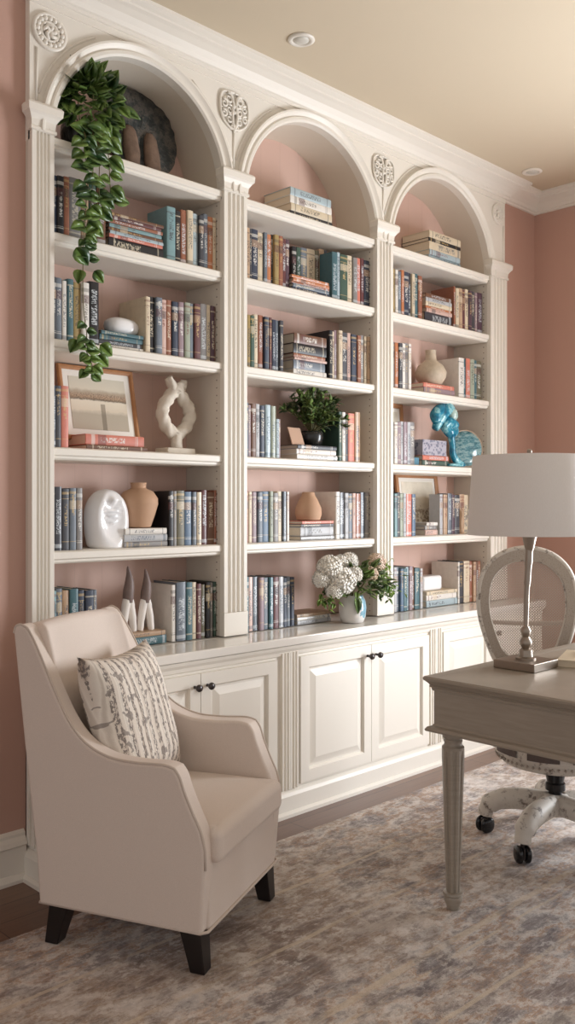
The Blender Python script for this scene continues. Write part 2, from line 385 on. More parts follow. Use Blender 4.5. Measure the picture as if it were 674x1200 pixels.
# ================================================================ upper bookcase
BX = [(1.64, 2.432), (2.562, 3.425), (3.552, 4.44)]
PX = [(1.552, 1.64), (2.432, 2.562), (3.425, 3.552), (4.44, 4.612)]
SH = {'A': 2.635, 'B': 2.295, 'C': 1.912, 'D': 1.523, 'E': 1.148, 'F': 0.76}
BK = 0.24
case = tag(empty('bookcase', (3.07, 0.0, 0.76)), 'cream built-in bookcase with three arched bays and fluted pilasters', 'bookcase')
def P(bm, name, mat, **kw):
    o = finish(bm, name, mat, **kw); o.parent = case; o.location = -Vector(case.location); return o
TOPZ = 3.115
for i, (x0, x1) in enumerate(BX):
    b = NB(); box(b, x0, x1, BK, BK+0.02, 0.761, 3.11); P(b, 'back_panel', M['back'])
    # face with arch opening, and the barrel lining running back
    cx, r, zs = (x0+x1)/2, (x1-x0)/2, 3.065-(x1-x0)/2 if i else 3.03-(x1-x0)/2
    N = 40
    xl, xr = x0-0.0, x1+0.0
    b = NB(); F = []; K = []; T = []; T2 = []
    arc = [(cx-r*math.cos(PI*k/N), zs+r*math.sin(PI*k/N)) for k in range(N+1)]
    for (x, z) in arc:
        F.append(b.verts.new((x, 0.0, z))); K.append(b.verts.new((x, 0.03, z)))
        T.append(b.verts.new((x, 0.0, TOPZ))); T2.append(b.verts.new((x, 0.03, TOPZ)))
    for k in range(N):
        b.faces.new((F[k], F[k+1], T[k+1], T[k])); b.faces.new((K[k+1], K[k], T2[k], T2[k+1])); b.faces.new((F[k+1], F[k], K[k], K[k+1]))
    P(b, 'arch_panel', M['cream'])
    b = NB(); R3 = []
    for k in range(N+1):
        c_, s_ = math.cos(PI*k/N), math.sin(PI*k/N)
        R3.append([b.verts.new((cx-q*c_, y, zs+q*s_)) for q, y in ((r, 0.0305), (r, BK-0.0005), (r+0.02, BK-0.0005), (r+0.02, 0.0305))])
    for A_, B_ in zip(R3, R3[1:]):
        for q in range(4): b.faces.new((A_[q], A_[(q+1) % 4], B_[(q+1) % 4], B_[q]))
    b.faces.new(R3[0]); b.faces.new(R3[-1][::-1])
    P(b, 'arch_lining', M['vault'], smooth='auto')
    # archivolt: moulded ring
    b = NB(); prof = [(0.0, 0.0), (0.0, -0.012), (0.008, -0.02), (0.020, -0.020), (0.026, -0.012), (0.034, -0.016), (0.044, -0.026), (0.052, -0.026), (0.054, 0.0)]
    rings = []
    for k in range(N*2+1):
        a = PI*k/(N*2)
        rings.append([b.verts.new((cx-(r+o)*math.cos(a), y, min(zs+(r+o)*math.sin(a), 3.112 if o > 0.03 else 9))) for o, y in prof])
    for ra, rb in zip(rings, rings[1:]):
        for j in range(len(prof)-1): b.faces.new((ra[j], ra[j+1], rb[j+1], rb[j]))
    P(b, 'arch_moulding', M['cream'], smooth='auto')
    for s in 'ABCDE':
        z = SH[s]
        b = NB(); poly = [(0.004, z-0.040), (0.012, z-0.046), (BK, z-0.046), (BK, z), (0.004, z), (-0.004, z-0.005), (-0.004, z-0.028), (0.004, z-0.032)]
        prism(b, poly, x0, x1, 'x'); P(b, 'shelf', M['cream'], bevel=0.002, seg=2)
# side dividers, pilasters, caps
for i, (x0, x1) in enumerate(PX):
    b = NB(); box(b, x0+0.001, x1-0.001, 0.004, BK+0.02, 0.761, 2.70 if i in (0, 3) else 2.70); 
    # rows of small shelf-pin holes facing left bays are painted detail of the divider
    P(b, 'side_panel', M['inner'])
    b = NB(); box(b, x0, x1, 0.0, 0.03, 2.60, TOPZ); P(b, 'face_frame', M['cream'])
    # fluted shaft
    wd = x1-x0; n = 4; m = 0.016 if wd < 0.15 else 0.022; fw = (wd-2*m)/n
    poly = [(x0, 0.012), (x0, -0.016)]
    for k in range(n):
        a = x0+m+k*fw+fw*0.16; c = x0+m+(k+1)*fw-fw*0.16; h = (c-a)/2
        for t in range(5):
            th = PI*t/4; poly.append(((a+c)/2-h*math.cos(th), -0.016+math.sin(th)*0.009))
    poly += [(x1, -0.016), (x1, 0.012)]
    b = NB(); prism(b, poly, 0.86, 2.632, 'z')
    box(b, x0-0.002, x1+0.002, -0.019, 0.012, 0.762, 0.86)
    
    P(b, 'pilaster', M['cream'], bevel=0.0015, seg=1)
    b = NB(); cc = [(0, 2.63), (0.006, 2.632), (0.006, 2.642), (0.002, 2.646), (0.004, 2.668), (0.014, 2.684), (0.022, 2.692), (0.024, 2.715), (0.018, 2.724), (0, 2.724)]
    sweep(b, [(x0, 0.012), (x0, -0.017), (x1, -0.017), (x1, 0.012)], cc)
    box(b, x0+0.001, x1-0.001, -0.0165, 0.012, 2.63, 2.7235)
    P(b, 'capital', M['cream'])
# triangular spandrel mouldings and carved rosettes
def rosette(cx, cz, rx, rz, kind, nm='rosette'):
    b = NB()
    prof = []
    if kind == 'wreath':
        for rad, rr in ((1.0, 0.008), (0.55, 0.006)):
            tube(b, [(cx+rx*rad*math.cos(a), -0.004, cz+rz*rad*math.sin(a)) for a in [2*PI*k/28 for k in range(28)]], rr, 8, True)
        for k in range(16):
            a = 2*PI*k/16
            p = Vector((cx+rx*0.78*math.cos(a), -0.006, cz+rz*0.78*math.sin(a)))
            lathe(b, [(0, -0.011), (0.008, -0.006), (0.010, 0), (0.006, 0.008), (0, 0.011)], 8, M4=Matrix.Translation(p) @ Matrix.Rotation(-a+0.6, 4, 'Y'))
        for k in range(5):
            a = 2*PI*k/5
            tube(b, spline([(cx, -0.006, cz), (cx+rx*0.3*math.cos(a), -0.012, cz+rz*0.3*math.sin(a)), (cx+rx*0.45*math.cos(a+0.8), -0.004, cz+rz*0.45*math.sin(a+0.8))], 4), 0.007, 6)
    else:
        def scroll(px, pz, r0, turns, sgn, ph):
            pts = []
            for k in range(16):
                t = k/15; rr = r0*(1-0.8*t); a = ph+sgn*turns*2*PI*t
                pts.append((px+rr*math.cos(a), -0.007, pz+rr*math.sin(a)))
            tube(b, pts, [0.0062*(1-0.5*k/15) for k in range(16)], 6)
        for sx in (-1, 1):
            for (ox, oz, rr) in ((0.40, 0.62, 0.30), (0.72, 0.30, 0.24), (0.36, 0.06, 0.28), (0.74, -0.22, 0.22), (0.36, -0.42, 0.26), (0.16, -0.78, 0.16)):
                scroll(cx+sx*ox*rx, cz+oz*rz, rr*rx, 1.3, sx, 1.2 if sx > 0 else PI-1.2)
            tube(b, spline([(cx, -0.007, cz-rz), (cx+sx*rx*0.18, -0.01, cz-rz*0.3), (cx+sx*0.1*rx, -0.01, cz+rz*0.4), (cx+sx*0.35*rx, -0.006, cz+rz*0.95)], 5), 0.006, 6)
            tube(b, spline([(cx+sx*rx*0.2, -0.005, cz-rz*0.9), (cx+sx*rx*0.78, -0.007, cz-rz*0.55), (cx+sx*rx*1.0, -0.007, cz+rz*0.05), (cx+sx*rx*0.85, -0.005, cz+rz*0.85), (cx, -0.006, cz+rz*1.0)], 5), 0.005, 6)
        for k in range(7):
            a = 2*PI*k/7
            lathe(b, [(0, -0.012), (0.009, 0), (0, 0.012)], 6, M4=Matrix.Translation((cx+rx*0.16*math.cos(a), -0.008, cz+rz*0.16*math.sin(a)+0.01)))
    P(b, nm, M['cream'], smooth=True)
rosette(1.628, 3.0, 0.062, 0.060, 'wreath', 'wreath_rosette')
rosette(2.497, 2.978, 0.078, 0.082, 'scroll', 'scroll_rosette')
rosette(3.488, 2.978, 0.080, 0.080, 'scroll', 'scroll_rosette')
rosette(4.535, 3.01, 0.056, 0.054, 'wreath', 'wreath_rosette')
# beads bordering the spandrels: down the middle of each pier and following the arches
def bead(pts):
    b = NB(); tube(b, [(x, -0.001, z) for x, z in pts], 0.005, 6); P(b, 'spandrel_bead', M['cream'], smooth=True)
ARC = [((x0+x1)/2, (x1-x0)/2, (3.065 if i else 3.03)-(x1-x0)/2) for i, (x0, x1) in enumerate(BX)]
def follow(i, a0, a1):
    cx, r, zs = ARC[i]; rr = r+0.075
    return [(cx+rr*math.cos(math.radians(a0+(a1-a0)*k/10)), zs+rr*math.sin(math.radians(a0+(a1-a0)*k/10))) for k in range(11)]
def keep(pts, lo, hi): return [p for p in pts if lo < p[0] < hi and p[1] < 3.08]
bead([(1.578, 2.735), (1.578, 2.93)]); bead(keep(follow(0, 168, 118), 1.585, 9))
for c, i in ((2.497, 0), (3.488, 1)):
    bead([(c, 2.74), (c, 2.895)])
    bead(keep(follow(i, 12, 60), 0, c-0.006)); bead(keep(follow(i+1, 168, 118), c+0.006, 9))
bead([(4.592, 2.735), (4.592, 2.95)]); bead(keep(follow(2, 12, 60), 0, 4.585))
b = NB(); box(b, 1.553, 4.61, -0.006, 0.03, 3.085, 3.115); P(b, 'frieze', M['cream'])

# ================================================================ base cabinets
CY = -0.17
def panel_door(bm, x0, x1, z0, z1, y):
    rings = [(0, y+0.016), (0, y), (0.050, y), (0.054, y+0.004), (0.058, y+0.012), (0.066, y+0.012), (0.095, y+0.003), (0.098, y+0.003)]
    R = [[bm.verts.new(p) for p in ((x0+i, yy, z0+i), (x1-i, yy, z0+i), (x1-i, yy, z1-i), (x0+i, yy, z1-i))] for i, yy in rings]
    for a, c in zip(R, R[1:]):
        for k in range(4): bm.faces.new((a[k], a[(k+1) % 4], c[(k+1) % 4], c[k]))
    bm.faces.new(R[-1]); bm.faces.new(R[0][::-1])
def fluted(bm, x0, x1, z0, z1, y, n=4):
    m = 0.006; fw = (x1-x0-2*m)/n; poly = [(x0, y+0.014), (x0, y)]
    for k in range(n):
        a = x0+m+k*fw+fw*0.15; c = x0+m+(k+1)*fw-fw*0.15; h = (c-a)/2
        for t in range(5):
            th = PI*t/4; poly.append(((a+c)/2-h*math.cos(th), y+math.sin(th)*0.008))
    poly += [(x1, y), (x1, y+0.014)]
    prism(bm, poly, z0, z1, 'z')
CAB = [('left', 1.555, 2.657, 1.765, 2.170, 2.577, 'behind the armchair'), ('middle', 2.657, 3.688, 2.716, 3.181, 3.622, 'under the flower vase'), ('right', 3.688, 4.72, 3.745, 4.185, 4.62, 'beside the desk chair')]
for nm, x0, x1, a, m_, c, where in CAB:
    cab = tag(empty('base_cabinet', ((x0+x1)/2, CY, 0)), f'cream two door base cabinet with raised panels, {nm} unit {where}', 'cabinet', 'base cabinets under the worktop')
    off = -Vector(cab.location)
    def C(bm, name, mat, par=None, **kw):
        o = finish(bm, name, mat, **kw); o.parent = par or cab
        if par is None: o.location = off
        return o
    b = NB(); box(b, x0+0.0005, x1-0.0005, CY, 0.029, 0.0, 0.72); C(b, 'body', M['cream'])
    b = NB(); pl = [(0, 0), (0.030, 0), (0.030, 0.014), (0.022, 0.022), (0.018, 0.024), (0.018, 0.085), (0.012, 0.098), (0.006, 0.104), (0, 0.108)]
    path = [(x0, CY), (x1, CY)]
    if nm == 'left': path = [(x0, 0.029), (x0, CY), (x1, CY)]
    if nm == 'right': path = [(x0, CY), (x1, CY), (x1, 0.029)]
    sweep(b, path, pl); C(b, 'plinth', M['cream'])
    for (d0, d1, kx) in ((a, m_-0.0015, m_-0.030), (m_+0.0015, c, m_+0.030)):
        b = NB(); panel_door(b, d0, d1, 0.124, 0.666, CY-0.0165); d = C(b, 'door', M['cream'])
        b = NB()
        lathe(b, [(0.006, 0), (0.006, 0.010), (0.0045, 0.014), (0.009, 0.018), (0.0135, 0.024), (0.0145, 0.030), (0.012, 0.036), (0.0, 0.038)], 16, M4=Matrix.Translation((kx, CY-0.0165, 0.618)) @ Matrix.Rotation(PI/2, 4, 'X'))
        C(b, 'knob', M['darksteel'], d, smooth=True)
    strips = []
    if nm == 'left': strips = [(x0+0.02, 1.73), (2.610, x1-0.001)]
    elif nm == 'middle': strips = [(x0+0.001, 2.705), (3.640, x1-0.001)]
    else: strips = [(x0+0.001, 3.735), (4.64, x1-0.005)]
    for s0, s1 in strips:
        b = NB(); fluted(b, s0, s1, 0.112, 0.690, CY-0.014, 4 if s1-s0 > 0.09 else 2); C(b, 'fluted_strip', M['cream'])
    if nm == 'left':
        b = NB(); 
        for k in range(5): box(b, x0-0.008, x0+0.002, CY+0.03+k*0.034, CY+0.05+k*0.034, 0.12, 0.69)
        C(b, 'fluted_side', M['cream'], bevel=0.003, seg=2)
    b = NB(); sweep(b, path, [(0, 0.675), (0.008, 0.680), (0.010, 0.694), (0.018, 0.706), (0.022, 0.7195), (0, 0.7195)]); C(b, 'cornice', M['cream'])
b = NB(); box(b, 1.535, 4.745, CY-0.026, 0.004, 0.7205, 0.757); box(b, 1.61, 4.60, 0.0, BK-0.001, 0.7205, 0.757)
wt = finish(b, 'worktop', M['counter'], bevel=0.006, seg=3); tag(wt, 'long glossy cream worktop running over the base cabinets', 'worktop')

# recessed ceiling lights
for i, (x, y, lab) in enumerate(((2.591, -0.312, 'round recessed ceiling downlight nearest the camera, above middle bay'), (4.56, -0.21, 'round recessed ceiling downlight near the far right room corner'))):
    t = tag(empty('ceiling_light', (x, y, CZ)), lab, 'ceiling light', 'recessed ceiling lights')
    b = NB(); lathe(b, [(0.032, -0.0005), (0.055, -0.0005), (0.056, -0.004), (0.046, -0.010), (0.036, -0.007), (0.032, -0.0005)], 36)
    finish(b, 'trim_ring', M['cream'], t, smooth=True)
    b = NB(); lathe(b, [(0.034, -0.001), (0.032, -0.006), (0.02, -0.011), (0, -0.013)], 28); finish(b, 'lens', M['lens'], t, smooth=True)

# rug
b = NB()
box(b, 0.2, 4.85, -4.6, -0.37, 0.001, 0.012)
rug = finish(b, 'rug', M['rug'], bevel=0.003, seg=2); tag(rug, 'large distressed grey and tan wool rug covering the floor', 'rug')
# ================================================================ books
PAL = dict(navy=(52, 60, 78), black=(34, 32, 36), charcoal=(66, 66, 72), slate=(108, 116, 126), grey=(136, 132, 130), silver=(182, 182, 184),
    white=(226, 220, 212), cream=(214, 198, 172), tan=(186, 156, 128), brown=(110, 76, 58), rust=(150, 96, 74), orange=(190, 122, 84),
    coral=(206, 124, 106), maroon=(100, 60, 62), pink=(204, 172, 160), mauve=(150, 128, 134), teal=(70, 104, 112), aqua=(124, 156, 160),
    sky=(170, 186, 192), blue=(88, 110, 134), green=(62, 86, 74), sage=(158, 164, 146), olive=(104, 98, 78), ochre=(164, 140, 92), plum=(86, 62, 74))
DARK = {'navy', 'black', 'charcoal', 'slate', 'brown', 'rust', 'maroon', 'teal', 'blue', 'green', 'olive', 'plum', 'grey', 'mauve', 'coral', 'orange'}
_bm = {}
def book_mat(col, v):
    k = (col, v)
    if k in _bm: return _bm[k]
    n = NT(f'{col}_book_cover'); tc = n.n('ShaderNodeTexCoord')
    g = n.n('ShaderNodeSeparateXYZ', i0=tc.outputs['Generated']); oi = n.n('ShaderNodeObjectInfo')
    gx, gy, gz = g.outputs
    rnd = oi.outputs['Random']
    c = s2l(PAL[col]); base = n.mix(n.noise(tc.outputs['Object'], 40, 3), tuple(x*0.85 for x in c[:3])+(1,), tuple(min(1, x*1.12) for x in c[:3])+(1,))
    if col in DARK: ink = s2l([(224, 212, 188), (206, 176, 120), (214, 220, 224), (232, 228, 220)][v])
    else: ink = s2l([(60, 56, 62), (120, 60, 50), (48, 70, 92), (92, 84, 76)][v])
    spine = n.math('LESS_THAN', gy, 0.05)
    # glyph-like marks in a title block on the spine
    vec = n.n('ShaderNodeCombineXYZ', i0=n.math('MULTIPLY', gx, 3.4), i1=0.0, i2=n.math('MULTIPLY', gz, [52, 40, 64, 46][v])).outputs[0]
    gl = n.noise(vec, 1.0, 2, 0.6, w=n.math('MULTIPLY', rnd, 40.0))
    z0 = n.math('ADD', n.math('MULTIPLY', rnd, 0.22), [0.22, 0.36, 0.15, 0.30][v])
    inz = n.math('MULTIPLY', n.math('GREATER_THAN', gz, z0), n.math('LESS_THAN', gz, n.math('ADD', z0, [0.5, 0.36, 0.55, 0.42][v])))
    inx = n.math('LESS_THAN', n.math('ABSOLUTE', n.math('SUBTRACT', gx, 0.5)), [0.26, 0.2, 0.3, 0.24][v])
    m = n.math('MULTIPLY', n.math('MULTIPLY', inz, inx), n.math('GREATER_THAN', gl, 0.51))
    # bands near head and tail
    bd = None
    for p, h in ([(0.90, 0.012), (0.10, 0.012)], [(0.84, 0.006), (0.93, 0.02), (0.14, 0.006)], [(0.07, 0.03)], [(0.88, 0.03), (0.12, 0.008), (0.15, 0.004)])[v]:
        q = n.math('LESS_THAN', n.math('ABSOLUTE', n.math('SUBTRACT', gz, p)), h)
        bd = q if bd is None else n.math('MAXIMUM', bd, q)
    m = n.math('MULTIPLY', n.math('MAXIMUM', m, n.math('MULTIPLY', bd, 0.7)), spine)
    col_ = n.mix(n.math('MULTIPLY', m, 0.7), base, ink)
    # a smaller inset label colour on some spines
    if v in (1, 3):
        lb = n.math('MULTIPLY', n.math('MULTIPLY', n.math('GREATER_THAN', gz, 0.66), n.math('LESS_THAN', gz, 0.80)), spine)
        other = s2l(PAL[['maroon', 'charcoal', 'cream', 'tan'][(v+len(col)) % 4]])
        lab = n.mix(n.math('MULTIPLY', lb, 0.55), col_, other); col_ = lab
    mm = n.fin(col_, 0.45 if v != 2 else 0.3)
    _bm[k] = mm; return mm
_bk = [0]
def make_book(th, depth, h, col, v=None, side='left'):
    """upright book, spine at y=0 facing -y, thickness along x, origin at bottom left of the spine"""
    _bk[0] += 1; k = _bk[0]
    if v is None: v = (k*7+len(col)) % 4
    t = min(0.0022, th*0.16); bulge = min(0.003, th*0.12); n = 6
    out = [(0, depth), (0, bulge)] + [(th*(0.5-0.5*math.cos(PI*i/n)), bulge*(1-math.sin(PI*i/n))) for i in range(1, n)] + [(th, bulge), (th, depth)]
    inn = [(th-t, depth), (th-t, bulge+t), (t, bulge+t), (t, depth)]
    b = NB(); prism(b, out+inn, 0, h, 'z')
    bk = finish(b, 'book', book_mat(col, v), smooth='auto')
    b = NB(); box(b, t+0.0001, th-t-0.0001, bulge+t+0.0002, depth-0.003, 0.003, h-0.003)
    finish(b, 'page_block', M['pages'], bk)
    return bk
SN = {'A': 'arch shelf', 'B': 'second shelf', 'C': 'third shelf', 'D': 'fourth shelf', 'E': 'fifth shelf', 'F': 'worktop'}
BN = {1: 'left bay', 2: 'middle bay', 3: 'right bay'}
ORD = ['first', 'second', 'third', 'fourth', 'fifth', 'sixth', 'seventh', 'eighth', 'ninth', 'tenth', 'eleventh', 'twelfth', 'thirteenth', 'fourteenth', 'fifteenth']
LONG = dict(sky='pale blue', olive='olive brown', slate='slate blue', sage='pale sage', aqua='light teal', coral='coral red', silver='silver grey')
nmof = lambda c: LONG.get(c, c)
ROWS=[
(1,'B','left',0.03,2.295,[(1.658,0.019,0.214,'navy'),(1.677,0.027,0.215,'black'),(1.704,0.024,0.217,'rust'),(1.728,0.05,0.22,'grey'),(1.778,0.034,0.223,'tan'),(1.812,0.035,0.225,'green'),(1.847,0.04,0.228,'brown')]),
(1,'B','right',0.03,2.295,[(2.174,0.043,0.219,'aqua'),(2.217,0.029,0.221,'black'),(2.246,0.03,0.222,'rust'),(2.276,0.03,0.224,'cream'),(2.306,0.03,0.225,'sky'),(2.336,0.024,0.226,'charcoal'),(2.36,0.024,0.227,'slate'),(2.384,0.028,0.229,'orange'),(2.412,0.034,0.23,'cream')]),
(1,'C','left',0.03,1.912,[(1.658,0.019,0.226,'charcoal'),(1.677,0.026,0.227,'slate'),(1.703,0.019,0.228,'white'),(1.722,0.026,0.229,'teal'),(1.748,0.032,0.23,'ochre'),(1.78,0.03,0.232,'white'),(1.81,0.042,0.233,'black')]),
(1,'C','right',0.03,1.912,[(2.065,0.023,0.224,'cream'),(2.088,0.028,0.225,'black'),(2.116,0.03,0.227,'slate'),(2.146,0.028,0.228,'pink'),(2.174,0.027,0.229,'rust'),(2.201,0.03,0.231,'navy'),(2.231,0.028,0.232,'mauve'),(2.259,0.028,0.234,'sage'),(2.287,0.027,0.235,'slate'),(2.314,0.031,0.236,'maroon'),(2.345,0.036,0.238,'grey'),(2.381,0.022,0.239,'cream'),(2.403,0.021,0.24,'plum'),(2.424,0.022,0.241,'brown')]),
(1,'D','left',0.03,1.523,[(1.658,0.011,0.223,'navy'),(1.669,0.023,0.224,'charcoal'),(1.692,0.031,0.225,'coral')]),
(1,'E','left',0.03,1.148,[(1.658,0.013,0.231,'black'),(1.671,0.03,0.231,'charcoal'),(1.701,0.03,0.231,'charcoal'),(1.731,0.028,0.232,'slate'),(1.759,0.025,0.232,'grey')]),
(1,'E','right',0.03,1.148,[(2.184,0.024,0.224,'black'),(2.208,0.016,0.224,'grey'),(2.224,0.041,0.224,'olive'),(2.265,0.038,0.224,'blue'),(2.303,0.021,0.224,'slate'),(2.324,0.026,0.224,'cream'),(2.35,0.031,0.224,'maroon'),(2.381,0.036,0.224,'brown'),(2.417,0.027,0.224,'rust')]),
(1,'F','left',0.03,0.76,[(1.658,0.019,0.248,'aqua'),(1.677,0.026,0.246,'slate'),(1.703,0.028,0.244,'tan'),(1.731,0.036,0.242,'teal'),(1.767,0.03,0.24,'navy'),(1.797,0.036,0.238,'navy'),(1.833,0.017,0.236,'slate')]),
(1,'F','right',0.03,0.76,[(2.201,0.02,0.236,'white'),(2.221,0.048,0.234,'slate'),(2.269,0.032,0.232,'teal'),(2.301,0.023,0.231,'cream'),(2.324,0.024,0.23,'maroon'),(2.348,0.023,0.228,'olive'),(2.371,0.024,0.227,'black'),(2.395,0.022,0.226,'grey'),(2.417,0.022,0.225,'green')]),
(2,'B','left',0.03,2.295,[(2.596,0.021,0.223,'tan'),(2.617,0.016,0.224,'charcoal'),(2.633,0.037,0.224,'navy'),(2.67,0.034,0.225,'cream'),(2.704,0.02,0.225,'slate'),(2.724,0.029,0.225,'orange'),(2.753,0.01,0.226,'charcoal'),(2.763,0.028,0.226,'ochre'),(2.791,0.026,0.226,'rust'),(2.817,0.024,0.227,'maroon'),(2.841,0.026,0.227,'plum')]),
(2,'B','middle',0.12,2.295,[(2.969,0.029,0.244,'black'),(2.998,0.029,0.246,'green'),(3.027,0.042,0.249,'slate'),(3.069,0.055,0.252,'cream'),(3.124,0.029,0.255,'olive'),(3.153,0.036,0.257,'tan'),(3.189,0.023,0.259,'charcoal'),(3.212,0.044,0.262,'rust')]),
(2,'B','right',0.03,2.295,[(3.147,0.038,0.232,'teal'),(3.185,0.021,0.233,'sky'),(3.206,0.053,0.233,'green'),(3.259,0.038,0.234,'cream'),(3.297,0.032,0.235,'grey'),(3.329,0.03,0.235,'coral'),(3.359,0.025,0.236,'maroon'),(3.384,0.047,0.236,'navy')]),
(2,'C','left',0.03,1.912,[(2.595,0.011,0.235,'charcoal'),(2.606,0.018,0.235,'ochre'),(2.624,0.024,0.236,'green'),(2.648,0.026,0.236,'cream'),(2.674,0.03,0.236,'rust'),(2.704,0.02,0.237,'navy'),(2.724,0.016,0.237,'slate'),(2.74,0.016,0.237,'maroon'),(2.756,0.022,0.237,'navy'),(2.778,0.02,0.237,'slate'),(2.798,0.022,0.238,'charcoal')]),
(2,'C','right',0.03,1.912,[(3.123,0.024,0.237,'black'),(3.147,0.022,0.237,'cream'),(3.169,0.022,0.237,'mauve'),(3.191,0.027,0.238,'cream'),(3.218,0.045,0.238,'charcoal'),(3.263,0.026,0.238,'pink'),(3.289,0.04,0.239,'navy'),(3.329,0.027,0.239,'rust'),(3.356,0.027,0.24,'grey'),(3.383,0.018,0.24,'cream'),(3.401,0.034,0.24,'tan')]),
(2,'D','left',0.03,1.523,[(2.595,0.017,0.231,'slate'),(2.612,0.017,0.232,'mauve'),(2.629,0.029,0.233,'brown'),(2.658,0.027,0.234,'silver'),(2.685,0.029,0.235,'navy'),(2.714,0.032,0.236,'sky'),(2.746,0.03,0.237,'sage')]),
(2,'D','short',0.03,1.523,[(2.777,0.02,0.176,'sky'),(2.797,0.015,0.175,'mauve')]),
(2,'D','right',0.03,1.523,[(3.195,0.023,0.237,'green'),(3.218,0.025,0.238,'white'),(3.243,0.02,0.239,'charcoal'),(3.263,0.047,0.241,'coral'),(3.31,0.038,0.243,'tan')]),
(2,'E','left',0.03,1.148,[(2.595,0.008,0.224,'charcoal'),(2.603,0.013,0.224,'rust'),(2.616,0.02,0.224,'cream'),(2.636,0.03,0.224,'mauve'),(2.666,0.029,0.223,'slate'),(2.695,0.042,0.223,'blue'),(2.737,0.022,0.223,'sage'),(2.759,0.032,0.223,'grey'),(2.791,0.03,0.223,'cream'),(2.821,0.02,0.223,'slate'),(2.841,0.015,0.223,'white')]),
(2,'E','right',0.03,1.148,[(3.173,0.03,0.225,'white'),(3.203,0.037,0.225,'charcoal'),(3.24,0.028,0.225,'silver'),(3.268,0.03,0.224,'slate'),(3.298,0.024,0.224,'pink'),(3.322,0.039,0.224,'rust'),(3.361,0.031,0.223,'slate'),(3.392,0.028,0.223,'grey')]),
(2,'F','left',0.03,0.76,[(2.595,0.018,0.237,'teal'),(2.613,0.029,0.236,'pink'),(2.642,0.033,0.234,'slate'),(2.675,0.027,0.233,'mauve'),(2.702,0.032,0.232,'slate'),(2.734,0.025,0.23,'teal'),(2.759,0.033,0.229,'maroon'),(2.792,0.03,0.228,'silver'),(2.822,0.025,0.227,'navy'),(2.847,0.022,0.226,'slate'),(2.869,0.024,0.224,'navy')]),
(3,'B','left',0.03,2.295,[(3.594,0.018,0.233,'charcoal'),(3.612,0.016,0.233,'ochre'),(3.628,0.022,0.234,'white'),(3.65,0.027,0.234,'slate'),(3.677,0.023,0.235,'orange'),(3.7,0.042,0.236,'navy'),(3.742,0.021,0.237,'charcoal'),(3.763,0.024,0.237,'cream'),(3.787,0.035,0.238,'teal'),(3.822,0.033,0.239,'rust')]),
(3,'B','right',0.03,2.295,[(4.148,0.016,0.23,'rust'),(4.164,0.028,0.231,'cream'),(4.192,0.039,0.232,'tan'),(4.231,0.028,0.233,'maroon'),(4.259,0.033,0.234,'cream'),(4.292,0.032,0.235,'plum'),(4.324,0.034,0.236,'charcoal'),(4.358,0.025,0.236,'mauve'),(4.383,0.047,0.237,'plum')]),
(3,'C','left',0.03,1.912,[(3.594,0.032,0.237,'grey'),(3.626,0.027,0.238,'orange'),(3.653,0.03,0.239,'charcoal'),(3.683,0.029,0.24,'white'),(3.712,0.03,0.242,'grey'),(3.742,0.024,0.243,'white')]),
(3,'C','right',0.03,1.912,[(4.188,0.05,0.226,'white'),(4.238,0.03,0.226,'teal'),(4.268,0.04,0.226,'coral'),(4.308,0.041,0.226,'sage'),(4.349,0.025,0.226,'teal'),(4.374,0.05,0.226,'olive')]),
(3,'D','left',0.03,1.523,[(3.594,0.021,0.221,'slate'),(3.615,0.027,0.221,'white'),(3.642,0.029,0.221,'mauve'),(3.671,0.025,0.221,'silver'),(3.696,0.032,0.221,'mauve'),(3.728,0.028,0.221,'silver'),(3.756,0.038,0.221,'grey')]),
(3,'E','left',0.03,1.148,[(3.594,0.021,0.227,'navy'),(3.615,0.024,0.227,'aqua'),(3.639,0.023,0.227,'charcoal'),(3.662,0.029,0.227,'sage'),(3.691,0.023,0.227,'silver'),(3.714,0.046,0.227,'coral'),(3.76,0.031,0.227,'blue')]),
(3,'E','right',0.06,1.148,[(4.059,0.029,0.224,'silver'),(4.088,0.038,0.223,'tan'),(4.126,0.037,0.223,'slate'),(4.163,0.028,0.223,'plum'),(4.191,0.047,0.222,'charcoal'),(4.238,0.049,0.222,'tan'),(4.287,0.049,0.221,'cream')]),
(3,'F','left',0.03,0.76,[(3.594,0.021,0.231,'charcoal'),(3.615,0.024,0.23,'silver'),(3.639,0.027,0.229,'slate'),(3.666,0.025,0.228,'blue'),(3.691,0.03,0.226,'teal'),(3.721,0.025,0.225,'sky'),(3.746,0.024,0.224,'mauve'),(3.77,0.025,0.222,'brown'),(3.795,0.041,0.221,'teal'),(3.836,0.022,0.219,'silver')]),
(3,'F','right',0.03,0.76,[(4.183,0.014,0.236,'white'),(4.197,0.05,0.234,'charcoal'),(4.247,0.056,0.232,'cream'),(4.303,0.03,0.23,'rust'),(4.333,0.025,0.228,'tan'),(4.358,0.025,0.227,'brown'),(4.383,0.025,0.226,'rust')]),
]
